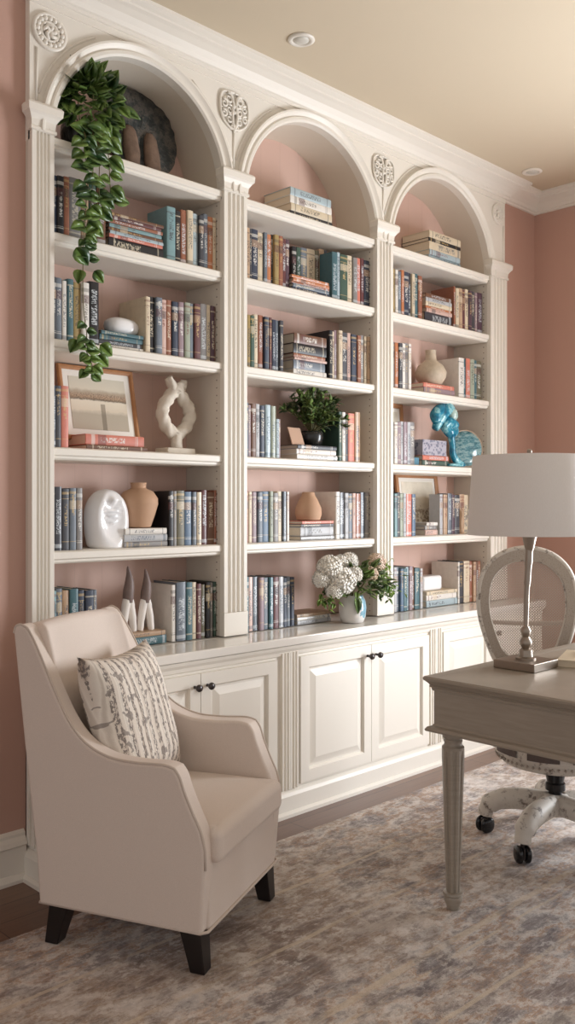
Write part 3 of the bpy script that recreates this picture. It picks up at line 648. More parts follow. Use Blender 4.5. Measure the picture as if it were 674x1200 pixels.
STACKS=[
(1,'B',1.899,2.155,0.03,2.295,[(0.042,'black'),(0.013,'coral'),(0.013,'sky'),(0.014,'brown'),(0.015,'aqua'),(0.014,'rust'),(0.014,'maroon'),(0.012,'brown')]),
(1,'C',1.859,2.06,0.03,1.912,[(0.014,'white'),(0.017,'charcoal'),(0.02,'teal'),(0.014,'teal')]),
(1,'D',1.801,2.075,0.03,1.523,[(0.018,'brown'),(0.04,'coral')]),
(1,'E',1.972,2.178,0.03,1.148,[(0.022,'grey'),(0.028,'silver'),(0.024,'white')]),
(1,'F',1.976,2.172,0.03,0.76,[(0.034,'teal'),(0.018,'tan')]),
(2,'A',2.879,3.161,0.04,2.635,[(0.03,'charcoal'),(0.036,'cream'),(0.036,'white'),(0.038,'sky')]),
(2,'B',2.866,3.119,0.015,2.295,[(0.014,'navy'),(0.016,'slate'),(0.012,'rust'),(0.016,'orange'),(0.013,'orange')]),
(2,'C',2.891,3.111,0.03,1.912,[(0.028,'white'),(0.042,'slate'),(0.012,'pink'),(0.018,'rust'),(0.046,'black'),(0.046,'brown')]),
(2,'D',2.913,3.186,0.03,1.523,[(0.026,'white'),(0.024,'white'),(0.02,'charcoal')]),
(2,'E',2.936,3.162,0.03,1.148,[(0.02,'grey'),(0.042,'silver'),(0.014,'charcoal'),(0.014,'coral')]),
(2,'F',2.913,3.138,0.03,0.76,[(0.018,'silver'),(0.016,'white'),(0.014,'tan')]),
(3,'A',3.934,4.229,0.04,2.635,[(0.032,'sky'),(0.03,'sky'),(0.045,'cream'),(0.02,'black'),(0.038,'cream')]),
(3,'B',3.883,4.128,0.03,2.295,[(0.055,'charcoal'),(0.022,'pink'),(0.012,'orange'),(0.024,'cream'),(0.022,'silver'),(0.022,'brown')]),
(3,'C',3.875,4.157,0.03,1.912,[(0.034,'mauve'),(0.024,'coral')]),
(3,'D',3.86,4.1,0.03,1.523,[(0.03,'green'),(0.026,'coral')]),
(3,'E',3.883,3.99,0.03,1.148,[(0.03,'pink'),(0.022,'grey'),(0.018,'white')]),
(3,'F',3.898,4.181,0.03,0.76,[(0.034,'sky'),(0.03,'white'),(0.02,'cream')]),
]
rr = random.Random(3)
for bay, s, side, Y, z, items in ROWS:
    maxd = BK-Y-0.006
    for i, (x, th, h, col) in enumerate(items):
        cols = [c[3] for c in items]
        d = min(maxd, rr.uniform(0.135, 0.165)) if Y < 0.1 else min(maxd, 0.11)
        hh = h+rr.uniform(-0.007, 0.005); 
        if s == 'E' and (bay, side) == (1, 'right') and i == 0: d = 0.17
        if (bay, s, side) in ((1, 'C', 'right'), (3, 'C', 'right'), (1, 'F', 'right'), (2, 'E', 'right'), (3, 'F', 'right')) and i == 0: d = 0.185
        if (bay, s, side) == (3, 'E', 'right'): d = 0.075
        if (bay, s, side) == (2, 'B', 'right') and i < 3: d = 0.085
        bx0, bx1 = BX[bay-1]; x_e = min(x+th, bx1-0.0015); x = max(x, bx0+0.0015); th = x_e-x
        bk = make_book(th-0.0012, d, hh, col)
        bk.location = (x, Y+(rr.uniform(-0.006, 0.008) if Y < 0.1 else 0), z+0.0005)
        where = f'{side} row, {SN[s]}, {BN[bay]}' if side != 'middle' else f'behind orange stack, {SN[s]}, {BN[bay]}'
        if side == 'short': where = f'short pair, {SN[s]}, {BN[bay]}'
        if i == 0: who = f'{nmof(col)} book at left end, beside {nmof(cols[1])} one'
        elif i == len(items)-1: who = f'{nmof(col)} book at right end, beside {nmof(cols[-2])} one'
        else:
            trip = [(cols[q-1], cols[q], cols[q+1]) for q in range(1, len(cols)-1)]
            who = f'{nmof(col)} book between {nmof(cols[i-1])} and {nmof(cols[i+1])}'
            if trip.count((cols[i-1], col, cols[i+1])) > 1: who = f'{ORD[i]} book, {nmof(col)}'
        tag(bk, f'{who}, {where}', 'book', f'upright books, {side} row, {SN[s]} of {BN[bay]}')
for bay, s, x0, x1, Y, z, items in STACKS:
    zz = z+0.0005; n = len(items); cols = [c[1] for c in items]
    for i, (th, col) in enumerate(items):
        L = x1-x0; L2 = L-rr.uniform(0, 0.014) if i else L; off = rr.uniform(0, L-L2) if i else 0
        dep = 0.085 if (bay, s) == (2, 'B') else (0.19 if s == 'A' else 0.155)
        bk = make_book(th-0.0006, dep-rr.uniform(0, 0.012), L2, col)
        bk.rotation_euler = (0, -PI/2, 0)
        # thickness (x) points up, height (z) points to -x
        bk.location = (x0+off+L2, Y+rr.uniform(0, 0.008), zz)
        zz += th
        pos = 'bottom of' if i == 0 else ('top of' if i == n-1 else None)
        if pos: who = f'{nmof(col)} book at {pos}'
        else:
            who = f'{nmof(col)} book {ORD[i]} from bottom in'
        tag(bk, f'{who} flat stack, {SN[s]}, {BN[bay]}', 'book', f'flat stack of books, {SN[s]} of {BN[bay]}')

# ================================================================ decorative objects on the shelves
def leaf(bm, p, d, up, L, W, curl=0.25):
    d = d.normalized(); s = d.cross(up)
    if s.length < 1e-3: s = d.cross(Vector((1, 0.2, 0)))
    s.normalize(); n = s.cross(d).normalized()
    prof = [(0, 0.0), (0.08, 0.55), (0.22, 0.92), (0.42, 1.0), (0.65, 0.78), (0.85, 0.38), (1, 0)]
    mid, lf, rt = [], [], []
    for t, wdt in prof:
        c = p + d*L*t - n*curl*L*t*t*0.6
        mid.append(bm.verts.new(c-n*0.0*L))
        if 0 < t < 1:
            lf.append(bm.verts.new(c+s*W*0.5*wdt+n*W*0.14*wdt)); rt.append(bm.verts.new(c-s*W*0.5*wdt+n*W*0.14*wdt))
    for k in range(len(prof)-1):
        for side, arr in ((1, lf), (-1, rt)):
            if k == 0: f = (mid[0], mid[1], arr[0])
            elif k == len(prof)-2: f = (mid[k], mid[k+1], arr[k-1])
            else: f = (mid[k], mid[k+1], arr[k], arr[k-1])
            try: bm.faces.new(f)
            except ValueError: pass
def leaf_finish(b, nm, mat, par):
    me = bpy.data.meshes.new(nm); b.normal_update(); b.to_mesh(me); b.free()
    o = bpy.data.objects.new(nm, me); COL.objects.link(o); me.materials.append(mat); o.parent = par
    for p in me.polygons: p.use_smooth = True
    so = o.modifiers.new('thickness', 'SOLIDIFY'); so.thickness = 0.0006
    return o
# trailing plant on the left arch shelf
r = random.Random(11)
pl = tag(empty('trailing_plant', (1.80, 0.09, 2.636)), 'green trailing vine plant spilling over left bay arch shelf', 'plant')
b = NB(); lathe(b, [(0.045, 0), (0.058, 0.02), (0.066, 0.07), (0.064, 0.10), (0.056, 0.10), (0.052, 0.085), (0, 0.083)], 24); finish(b, 'pot', M['darkpot'], pl, smooth=True)
def local(par, p): return Vector(p)-Vector(par.location)
b = NB(); bs = NB()
cen = Vector((1.82, 0.05, 2.82))
for k in range(115):
    th = r.uniform(0, 2*PI); ph = r.uniform(-0.8, 1.45); rad = r.uniform(0.45, 1.0)
    q = Vector((math.cos(th)*math.cos(ph)*0.15, math.sin(th)*math.cos(ph)*0.10-0.01, math.sin(ph)*0.105))*rad
    p = cen+q
    p.x = max(1.665, p.x); p.y = min(0.2, p.y)
    d = (q.normalized()*0.8+Vector((r.uniform(-.5, .5), -0.35+r.uniform(-.4, .2), r.uniform(-.75, .25)))).normalized()
    if p.x+d.x*0.06 < 1.655: d.x = abs(d.x)
    leaf(b, local(pl, p), d, Vector((-0.7+r.uniform(-.4, .4), -1.0, 0.4)), r.uniform(0.055, 0.09), r.uniform(0.04, 0.062))
for (x, z, L) in ((1.765, 2.93, .07), (1.83, 2.955, .085), (1.735, 2.90, .06), (1.87, 2.90, .06)):
    tube(bs, [local(pl, (1.8, 0.07, 2.72)), local(pl, (x+0.01, 0.05, (z+2.72)/2)), local(pl, (x, 0.03, z))], 0.002, 6)
    leaf(b, local(pl, (x, 0.03, z)), Vector((0.05, -0.1, 1)), Vector((0, -1, 0)), L, L*0.55)
vines = [
 [(1.80, 0.03, 2.74), (1.79, -0.03, 2.68), (1.775, -0.055, 2.56), (1.77, -0.05, 2.42), (1.755, -0.045, 2.33), (1.745, -0.05, 2.26), (1.755, -0.05, 2.20)],
 [(1.83, 0.03, 2.74), (1.84, -0.035, 2.68), (1.845, -0.05, 2.58), (1.85, -0.05, 2.50), (1.86, -0.05, 2.44)],
 [(1.75, 0.03, 2.73), (1.75, -0.04, 2.66), (1.74, -0.05, 2.60), (1.755, -0.05, 2.52), (1.75, -0.05, 2.42), (1.74, -0.05, 2.30), (1.735, -0.05, 2.16), (1.735, -0.055, 2.02), (1.745, -0.06, 1.93), (1.74, -0.06, 1.88), (1.76, -0.06, 1.84), (1.775, -0.06, 1.80)],
 [(1.79, 0.03, 2.74), (1.805, -0.04, 2.66), (1.80, -0.055, 2.5), (1.80, -0.05, 2.40), (1.79, -0.05, 2.27)],
]
for vi, v in enumerate(vines):
    pts = spline(v, 6); tube(bs, [local(pl, p) for p in pts], 0.0018, 6)
    for i in range(3, len(pts), 3 if vi == 3 else 2):
        p = pts[i]
        if vi == 2 and 1.97 < p.z < 2.24: continue
        sgn = 1 if (i//2) % 2 else -1
        d = Vector((sgn*0.9, -0.25, r.uniform(-0.7, 0.15)))
        L = r.uniform(0.05, 0.08) if p.z > 2.3 else r.uniform(0.04, 0.058)
        leaf(b, local(pl, p), d, Vector((-0.7, -1, 0.3)), L, L*0.85)
for (x, z, L, dx) in ((1.70, 2.235, .075, 0.5), (1.72, 2.16, .055, -.2), (1.775, 2.165, .055, .6), (1.71, 1.905, .06, -.5), (1.80, 1.90, .065, .9), (1.79, 1.86, .06, .7), (1.765, 1.795, .05, .8), (1.745, 1.80, .045, -.7)):
    leaf(b, local(pl, (x, -0.06, z)), Vector((dx, -0.1, -0.6)), Vector((-0.7, -1, 0.2)), L, L*0.85)
leaf_finish(b, 'foliage', M['leaf'], pl); finish(bs, 'vine', M['stem'], pl, smooth=True)

# dark round carved plaque leaning in the left arch
pq = tag(empty('round_plaque', (2.125, 0.165, 2.828), rot=(-0.16, 0, 0)), 'dark mottled round plaque with two brown carved lobes, left arch shelf', 'wall plaque')
b = NB(); lathe(b, [(0, -0.012), (0.15, -0.012), (0.180, -0.008), (0.191, 0.0), (0.187, 0.012), (0, 0.014)], 64, M4=Matrix.Rotation(PI/2, 4, 'X'))
bmesh.ops.subdivide_edges(b, edges=b.edges, cuts=2)
for v in b.verts:
    v.co.y += (noise.noise(v.co*28)-0.1)*0.010; rr_ = 1+noise.noise(v.co*18+Vector((3, 0, 0)))*0.02; v.co.x *= rr_; v.co.z *= rr_
finish(b, 'disc', M['disc'], pq, smooth=True)
for (x, z, h) in ((-0.055, -0.075, 0.085), (0.045, -0.085, 0.09)):
    b = NB(); lathe(b, [(0, -h), (0.032, -h*0.9), (0.040, -h*0.4), (0.036, h*0.2), (0.030, h*0.75), (0.016, h), (0, h*1.05)], 20, c=(0, 0, 0), sy=0.55)
    bmesh.ops.subdivide_edges(b, edges=b.edges, cuts=1)
    for v in b.verts: v.co += Vector((x, -0.018, z)); v.co.y += noise.noise(v.co*60)*0.004
    finish(b, 'carved_lobe', M['carved'], pq, smooth=True)

def superell(bm, a, bb, c, p=2.6, nu=32, nv=16, M4=None):
    g = lambda t, e: math.copysign(abs(t)**e, t)
    rings = []
    for i in range(nv+1):
        ph = -PI/2+PI*i/nv
        if i in (0, nv): rings.append([bm.verts.new((0, 0, c*math.copysign(1, ph)))]); continue
        rings.append([bm.verts.new((a*g(math.cos(2*PI*k/nu), 2/p)*g(math.cos(ph), 2/p), bb*g(math.sin(2*PI*k/nu), 2/p)*g(math.cos(ph), 2/p), c*g(math.sin(ph), 2/p))) for k in range(nu)])
    for ra, rb in zip(rings, rings[1:]):
        for k in range(nu):
            j = (k+1) % nu
            if len(ra) == 1: bm.faces.new((ra[0], rb[k], rb[j]))
            elif len(rb) == 1: bm.faces.new((ra[k], ra[j], rb[0]))
            else: bm.faces.new((ra[k], ra[j], rb[j], rb[k]))
    if M4 is not None:
        for v in bm.verts: v.co = M4 @ v.co
def stack_top(bay, s): 
    for q in STACKS:
        if q[0] == bay and q[1] == s: return q[5]+0.0005+sum(t for t, c in q[6])
# white stone on the teal stack
b = NB(); superell(b, 0.073, 0.045, 0.037, 2.5)
for v in b.verts: v.co.z += noise.noise(v.co*14)*0.004
o = finish(b, 'stone', M['porcelain'], smooth=True); o.location = (2.0, 0.10, stack_top(1, 'C')+0.0355); o.rotation_euler = (0, 0.03, 0)
tag(o, 'smooth white oval stone on teal books, third shelf of left bay', 'stone')

def framed(name, label, loc, tilt, W, H, fw, pic, rz=0.0, matw=0.03, dep=0.014):
    t = tag(empty(name, loc, rot=(-tilt, 0, rz)), label, 'framed picture')
    b = NB()
    R = []
    for i, y in ((0, dep), (0, 0.002), (0.003, 0), (fw*0.6, 0), (fw, 0.005), (fw, 0.009)):
        R.append([b.verts.new(p) for p in ((-W/2+i, y, i), (W/2-i, y, i), (W/2-i, y, H-i), (-W/2+i, y, H-i))])
    for a, c in zip(R, R[1:]):
        for k in range(4): b.faces.new((a[k], a[(k+1) % 4], c[(k+1) % 4], c[k]))
    b.faces.new(R[0][::-1])
    finish(b, 'frame', M['wood'], t)
    b = NB(); box(b, -W/2+fw, W/2-fw, 0.0085, 0.0095, fw, H-fw); finish(b, 'mount', M['mat'], t)
    i = fw+matw; b = NB(); box(b, -W/2+i, W/2-i, 0.007, 0.0082, i, H-i); finish(b, 'picture', pic, t)
    return t
def landscape():
    n = NT('pale_landscape_print'); v = n.coord('Generated'); sp = n.n('ShaderNodeSeparateXYZ', i0=v); z = sp.outputs[2]; x = sp.outputs[0]
    w = n.math('ADD', z, n.math('MULTIPLY', n.math('SUBTRACT', n.noise(v, 6, 6, 0.7), 0.5), 0.12))
    col = n.ramp(w, [(0.0, s2l((120, 104, 84))), (0.30, s2l((104, 92, 72))), (0.37, s2l((214, 200, 178))), (0.55, s2l((224, 212, 192))), (0.58, s2l((126, 110, 90))), (0.63, s2l((180, 150, 122))), (0.72, s2l((176, 160, 138))), (0.78, s2l((214, 204, 184))), (1.0, s2l((206, 198, 180)))])
    sq = n.n('ShaderNodeTexBrick', in_Vector=v, in_Scale=3.0); sq.inputs['Color1'].default_value = s2l((150, 134, 110)); sq.inputs['Color2'].default_value = s2l((90, 82, 70)); sq.inputs['Mortar'].default_value = s2l((210, 198, 178))
    low = n.math('LESS_THAN', z, 0.36)
    col = n.mix(n.math('MULTIPLY', low, 0.6), col, sq.outputs[0])
    vert = n.math('MULTIPLY', n.math('LESS_THAN', n.math('ABSOLUTE', n.math('SUBTRACT', x, 0.56)), 0.04), n.math('LESS_THAN', z, 0.50))
    col = n.mix(n.math('MULTIPLY', vert, 0.6), col, s2l((96, 82, 62)))
    fine = n.noise(v, 40, 4, 0.7)
    mid = n.math('MULTIPLY', n.math('LESS_THAN', n.math('ABSOLUTE', n.math('SUBTRACT', z, 0.63)), 0.07), n.math('GREATER_THAN', fine, 0.52))
    return n.fin(n.mix(n.math('MULTIPLY', mid, 0.6), col, s2l((90, 70, 56))), 0.6)
framed('picture_frame', 'wood framed pale landscape leaning behind coral book, fourth shelf of left bay', (1.950, 0.142, 1.5675), 0.2, 0.345, 0.30, 0.018, landscape(), matw=0.026)
def botanical(dark):
    n = NT('sepia_botanical_print'); v = n.coord('Generated'); f = n.noise(v, 4.5, 6, 0.6); sp = n.n('ShaderNodeSeparateXYZ', i0=v)
    lo = n.math('LESS_THAN', n.math('ADD', sp.outputs[2], n.math('MULTIPLY', f, 0.6)), 0.72)
    col = n.ramp(f, [(0.3, s2l((206, 196, 176))), (0.6, s2l((226, 216, 198)))])
    col = n.mix(n.math('MULTIPLY', n.math('MULTIPLY', lo, n.math('GREATER_THAN', n.noise(v, 11, 5, 0.7), 0.5)), 0.7), col, s2l(dark))
    return n.fin(col, 0.6)
framed('picture_frame', 'wood framed sepia botanical print behind books, fifth shelf of right bay', (4.05, 0.175, 1.149), 0.12, 0.385, 0.345, 0.028, botanical((126, 100, 76)), matw=0.022)
framed('picture_frame', 'wood framed blue grey print behind books, fourth shelf of right bay', (3.78, 0.195, 1.524), 0.06, 0.29, 0.345, 0.026, botanical((110, 130, 142)), matw=0.02)

# white twisted ring sculpture
sc = tag(empty('ring_sculpture', (2.28, 0.115, 1.5235)), 'white twisted ring sculpture on square base, fourth shelf of left bay', 'sculpture')
b = NB()
def rope(pts, r0, tw=9, closed=False, lobes=3):
    pts = [Vector(p) for p in pts]; n = len(pts); seg = 18; rings = []
    for i, p in enumerate(pts):
        a = pts[(i-1) % n] if (closed or i) else p; c = pts[(i+1) % n] if (closed or i < n-1) else p
        t = (c-a).normalized(); s = t.cross(Vector((0, 1, 0))).normalized(); u = s.cross(t)
        rad = r0[i] if isinstance(r0, list) else r0
        rings.append([b.verts.new(p+(s*math.cos(q)+u*math.sin(q))*rad*(1+0.13*math.cos(lobes*(q)+tw*2*PI*i/n))) for q in [2*PI*k/seg for k in range(seg)]])
    for i in range(n if closed else n-1):
        x, y = rings[i], rings[(i+1) % n]
        for k in range(seg): b.faces.new((x[k], x[(k+1) % seg], y[(k+1) % seg], y[k]))
    if not closed: b.faces.new(rings[0][::-1]); b.faces.new(rings[-1])
ring = spline([(0, 0, 0.085), (0.052, 0, 0.118), (0.073, 0, 0.175), (0.045, 0, 0.225), (0, 0, 0.262), (-0.045, 0, 0.225), (-0.070, 0, 0.175), (-0.052, 0, 0.118)], 6, True)
rope(ring, 0.026, 10, True)
rope(spline([(-0.004, -0.002, 0.25), (-0.018, 0, 0.285), (-0.040, 0, 0.318)], 6), [0.027-0.0009*i for i in range(13)], 1)
rope(spline([(0.0, -0.004, 0.26), (0.02, 0, 0.285), (0.036, 0, 0.285), (0.042, 0, 0.312)], 6), [0.026-0.0007*i for i in range(19)], 1)
rope([(0, 0, 0.02), (0, 0, 0.05), (0, 0, 0.09)], [0.028, 0.024, 0.030], 1)
finish(b, 'twisted_ring', M['creamstone'], sc, smooth=True)
b = NB(); box(b, -0.075, 0.07, -0.045, 0.045, 0, 0.026); finish(b, 'base', M['creamstone'], sc, bevel=0.006, seg=3)

# white shell-like face sculpture
t = tag(empty('shell_sculpture', (1.934, 0.10, 1.1485)), 'smooth white rounded sculpture with face-like folds, fifth shelf of left bay', 'sculpture')
b = NB(); nu, nv = 48, 40; G = []
for i in range(nv+1):
    z = i/nv; row = []
    wdt = (0.080+0.015*math.sin(PI*min(1, z*1.15)))*max(0.0, 1-max(0, (z-0.55)/0.45)**2.6)**0.5*(1-0.12*max(0, 1-z/0.08)**2)
    wdt = max(wdt, 0.003)
    for k in range(nu):
        a = 2*PI*k/nu; x = wdt*math.cos(a); y = 0.062*min(1, wdt/0.07)*math.sin(a)
        if y < 0:
            u = x/0.09
            # hooded rim, a recessed oval front and three drooping folds with a small boss
            e = math.sqrt((u/0.62)**2+((z-0.52)/0.44)**2)
            if e < 1: y += 0.022*(1-e**3)
            for zc, am in ((0.62, 0.016), (0.70, 0.013), (0.52, 0.012)):
                dz = z-(zc-0.10+abs(u)**1.4*0.55); y -= am*math.exp(-(dz/0.022)**2)*max(0, 1-(u/0.5)**2)
            y -= 0.020*math.exp(-((u/0.14)**2+((z-0.80)/0.06)**2))
        row.append(b.verts.new((x-0.006*z, y, z*0.228)))
    G.append(row)
for i in range(nv):
    for k in range(nu): b.faces.new((G[i][k], G[i][(k+1) % nu], G[i+1][(k+1) % nu], G[i+1][k]))
b.faces.new(G[0][::-1]); b.faces.new(G[-1])
finish(b, 'body', M['porcelain'], t, smooth=True)

def vase(name, label, loc, prof, mat, seg=40, cat='vase'):
    b = NB(); lathe(b, prof, seg); o = finish(b, name, mat, smooth='auto'); o.location = loc; return tag(o, label, cat)
vase('vase', 'round tan stoneware vase on silver books, fifth shelf of left bay', (2.092, 0.115, stack_top(1, 'E')), [(0.040, 0), (0.050, 0.004), (0.066, 0.05), (0.079, 0.095), (0.078, 0.118), (0.060, 0.145), (0.034, 0.156), (0.030, 0.160), (0.031, 0.176), (0.034, 0.181), (0.028, 0.181), (0.026, 0.165), (0, 0.16)], M['terracotta'])
vase('vase', 'tan bottle-shaped vase on silver books, fifth shelf of middle bay', (3.055, 0.10, stack_top(2, 'E')), [(0.040, 0), (0.056, 0.004), (0.064, 0.03), (0.062, 0.06), (0.045, 0.098), (0.032, 0.120), (0.029, 0.134), (0.024, 0.136), (0.022, 0.125), (0, 0.12)], M['terracotta'])
vase('vase', 'speckled sand round vase with narrow neck, third shelf of right bay', (4.035, 0.11, stack_top(3, 'C')), [(0.035, 0), (0.060, 0.008), (0.084, 0.045), (0.087, 0.075), (0.070, 0.11), (0.042, 0.132), (0.031, 0.145), (0.029, 0.18), (0.031, 0.196), (0.025, 0.197), (0.023, 0.18), (0, 0.17)], M['sandvase'])

# two horned sculptures on the worktop stack
def horn(loc, scl, lab, rz):
    t = tag(empty('horn_sculpture', loc, rz), lab, 'sculpture', 'horned sculptures on the worktop')
    b = NB()
    for sx in (-1, 1):
        tube(b, spline([(sx*0.026, 0, 0.0), (sx*0.024, 0, 0.012), (sx*0.020, 0, 0.05), (sx*0.010, 0, 0.10), (0.0, 0, 0.135)], 4), [0.011, 0.013, 0.013, 0.013] + [0.014]*4+[0.0155]*4+[0.017]*4+[0.018], 14)
    finish(b, 'forked_base', M['whitestone'], t, smooth=True).scale = (scl,)*3
    b = NB(); tube(b, spline([(0, 0, 0.110), (0.001, 0, 0.14), (0.006, 0, 0.18), (0.004, 0, 0.215), (-0.002, 0, 0.245)], 5), [0.0185]*3+[0.021]*4+[0.021, 0.020, 0.019, 0.018, 0.017, 0.0155]+[0.014, 0.012, 0.0105, 0.009, 0.0075, 0.006, 0.004, 0.002][:8], 16)
    finish(b, 'horn', M['horn'], t, smooth=True).scale = (scl,)*3
st = stack_top(1, 'F')
horn((2.022, 0.085, st), 1.06, 'taller forked white sculpture with brown horn, left one on worktop books', 0.1)
horn((2.105, 0.085, st), 1.0, 'shorter forked white sculpture with brown horn, right one on worktop books', -0.1)

# leafy plant in a dark pot
r = random.Random(5)
z0 = stack_top(2, 'D')
pl = tag(empty('leafy_plant', (3.075, 0.10, z0)), 'bushy dark green plant in dark pot, fourth shelf of middle bay', 'plant')
b = NB(); lathe(b, [(0.040, 0), (0.050, 0.008), (0.058, 0.035), (0.058, 0.06), (0.054, 0.07), (0.048, 0.07), (0.048, 0.062), (0, 0.06)], 28); finish(b, 'pot', M['darkpot'], pl, smooth=True)
b = NB(); bs = NB()
for k in range(42):
    th = r.uniform(0, 2*PI); el = r.uniform(0.02, 1.35)
    tip = Vector((math.cos(th)*math.cos(el)*0.20, min(0.10, math.sin(th)*math.cos(el)*0.12-0.01), 0.10+math.sin(el)*0.160-(0.04 if k % 4 == 0 else 0)))
    st_ = Vector((0, 0, 0.06)); mid = st_.lerp(tip, 0.5)+Vector((0, 0, 0.025)); pts = spline([st_, mid, tip], 5)
    tube(bs, pts, 0.002, 5)
    for i in range(3, len(pts)):
        for q in range(2):
            d = (tip-st_).normalized()*0.6+Vector((r.uniform(-1, 1), r.uniform(-1, 0.4), r.uniform(-.6, .8)))
            leaf(b, pts[i], d, Vector((0, -0.4, 1)), r.uniform(0.03, 0.046), r.uniform(0.018, 0.026))
leaf_finish(b, 'foliage', M['leafdark'], pl); finish(bs, 'stems', M['stem'], pl, smooth=True)
b = NB(); box(b, 0, 0.09, 0, 0.006, 0, 0.085); o = finish(b, 'card', M['tancard'], bevel=0.001, seg=1); o.location = (2.90, 0.05, z0+0.0005); o.rotation_euler = (-0.35, 0, 0.1)
tag(o, 'plain tan card propped left of the dark pot, middle bay', 'card')

# flower arrangement on the worktop
fv = tag(empty('flower_arrangement', (3.185, -0.065, 0.7575)), 'white hydrangeas and green leaves in painted white vase on worktop', 'flower vase')
def vasepaint():
    n = NT('white_vase_blue_splash'); v = n.coord('Object'); sp = n.n('ShaderNodeSeparateXYZ', i0=v)
    dd = n.n('ShaderNodeVectorMath', operation='DISTANCE', i0=n.coord('Object', scale=(1, 1, 0.55)), i1=(0.012, -0.062, 0.045)).outputs['Value']
    m = n.math('LESS_THAN', n.math('ADD', dd, n.math('MULTIPLY', n.noise(v, 60, 4), 0.045)), 0.052)
    col = n.mix(m, s2l((228, 224, 220)), n.mix(n.noise(v, 90, 3), s2l((60, 130, 160)), s2l((180, 214, 222))))
    return n.fin(col, 0.15)
b = NB(); lathe(b, [(0.040, 0), (0.052, 0.003), (0.062, 0.03), (0.066, 0.07), (0.061, 0.105), (0.051, 0.122), (0.053, 0.130), (0.048, 0.130), (0.046, 0.12), (0, 0.115)], 40); finish(b, 'vase', vasepaint(), fv, smooth=True)
r = random.Random(9)
b = NB(); bs = NB(); bw = NB(); bp = NB()
def bloom(bm, c, R, n):
    superell(bm, R*0.84, R*0.84, R*0.84, 2.0, 14, 8, M4=None) if False else lathe(bm, [(0, -R*.85), (R*.6, -R*.6), (R*.85, 0), (R*.6, R*.6), (0, R*.85)], 14, c=tuple(c))
    for k in range(n):
        y = 1-2*(k+0.5)/n; rad = math.sqrt(1-y*y); a = k*2.39996
        d = Vector((rad*math.cos(a), y, rad*math.sin(a)))
        if d.z < -0.75: continue
        p = c+d*R*r.uniform(0.86, 1.05); s = d.orthogonal().normalized(); u = d.cross(s); ro = r.uniform(0, PI)
        for q in range(4):
            an = ro+q*PI/2; dd = s*math.cos(an)+u*math.sin(an); ee = -s*math.sin(an)+u*math.cos(an); L = R*0.30
            vs = [bm.verts.new(p), bm.verts.new(p+dd*L*0.55+ee*L*0.42+d*L*0.18), bm.verts.new(p+dd*L*1.0+d*L*0.1), bm.verts.new(p+dd*L*0.55-ee*L*0.42+d*L*0.18)]
            bm.faces.new(vs)
blooms = [((-0.160, 0.0, 0.262), 0.060), ((-0.115, -0.03, 0.205), 0.066), ((-0.20, 0.01, 0.215), 0.042), ((-0.065, 0.01, 0.275), 0.045), ((-0.055, -0.055, 0.232), 0.04), ((0.01, 0.03, 0.285), 0.042), ((-0.16, -0.03, 0.165), 0.04)]
for c, R in blooms: bloom(bw, Vector(c), R, 110); tube(bs, [(0, 0, 0.1), tuple(Vector(c)*0.6+Vector((0, 0, 0.04))), c], 0.0025, 6)
for c, R in (((0.165, -0.01, 0.275), 0.045), ((0.085, -0.04, 0.225), 0.036)): bloom(bp, Vector(c), R, 60); tube(bs, [(0, 0, 0.1), c], 0.0025, 6)
for k in range(230):
    th = r.uniform(0, 2*PI); el = r.uniform(-0.35, 1.25); q = Vector((math.cos(th)*math.cos(el)*0.21, math.sin(th)*math.cos(el)*0.12, math.sin(el)*0.13))*r.uniform(0.35, 0.98)
    p = Vector((0.015, -0.005, 0.165))+q
    if p.x < -0.06 and r.random() < 0.45: continue
    d = q.normalized()+Vector((r.uniform(-.6, .6), r.uniform(-.7, .3), r.uniform(-.6, .4)))
    leaf(b, p, d, Vector((0, -0.5, 1)), r.uniform(0.035, 0.06), r.uniform(0.022, 0.036))
leaf(b, Vector((-0.045, -0.06, 0.13)), Vector((0.2, -0.15, -1)), Vector((0, -1, 0)), 0.085, 0.055)
leaf_finish(b, 'foliage', M['leafdark'], fv)
for c, n_, sg in (((0.235, -0.01, 0.15), 60, 0.042), ((0.21, 0.0, 0.235), 34, 0.035), ((-0.16, -0.01, 0.13), 30, 0.032)):
    b = NB()
    tube(b, [(0, 0, 0.11), (c[0]*0.5, 0, (c[2]+0.11)/2+0.02), c], 0.0025, 6)
    for k in range(n_):
        p = Vector(c)+Vector((r.gauss(0, sg), r.gauss(0, sg*.6), r.gauss(0, sg*.75)))
        if k % 2: tube(b, [c, p], 0.0012, 4)
        leaf(b, p, Vector((r.uniform(-1, 1), r.uniform(-1, .3), r.uniform(-1, .8))), Vector((0, -.5, 1)), r.uniform(.022, .04), r.uniform(.015, .025))
    leaf_finish(b, 'leafy_sprig', M['leafbright'], fv)
leaf_finish(bw, 'white_blossoms', M['petal'], fv); leaf_finish(bp, 'blush_blossoms', M['petalpink'], fv); finish(bs, 'stems', M['stem'], fv, smooth=True)

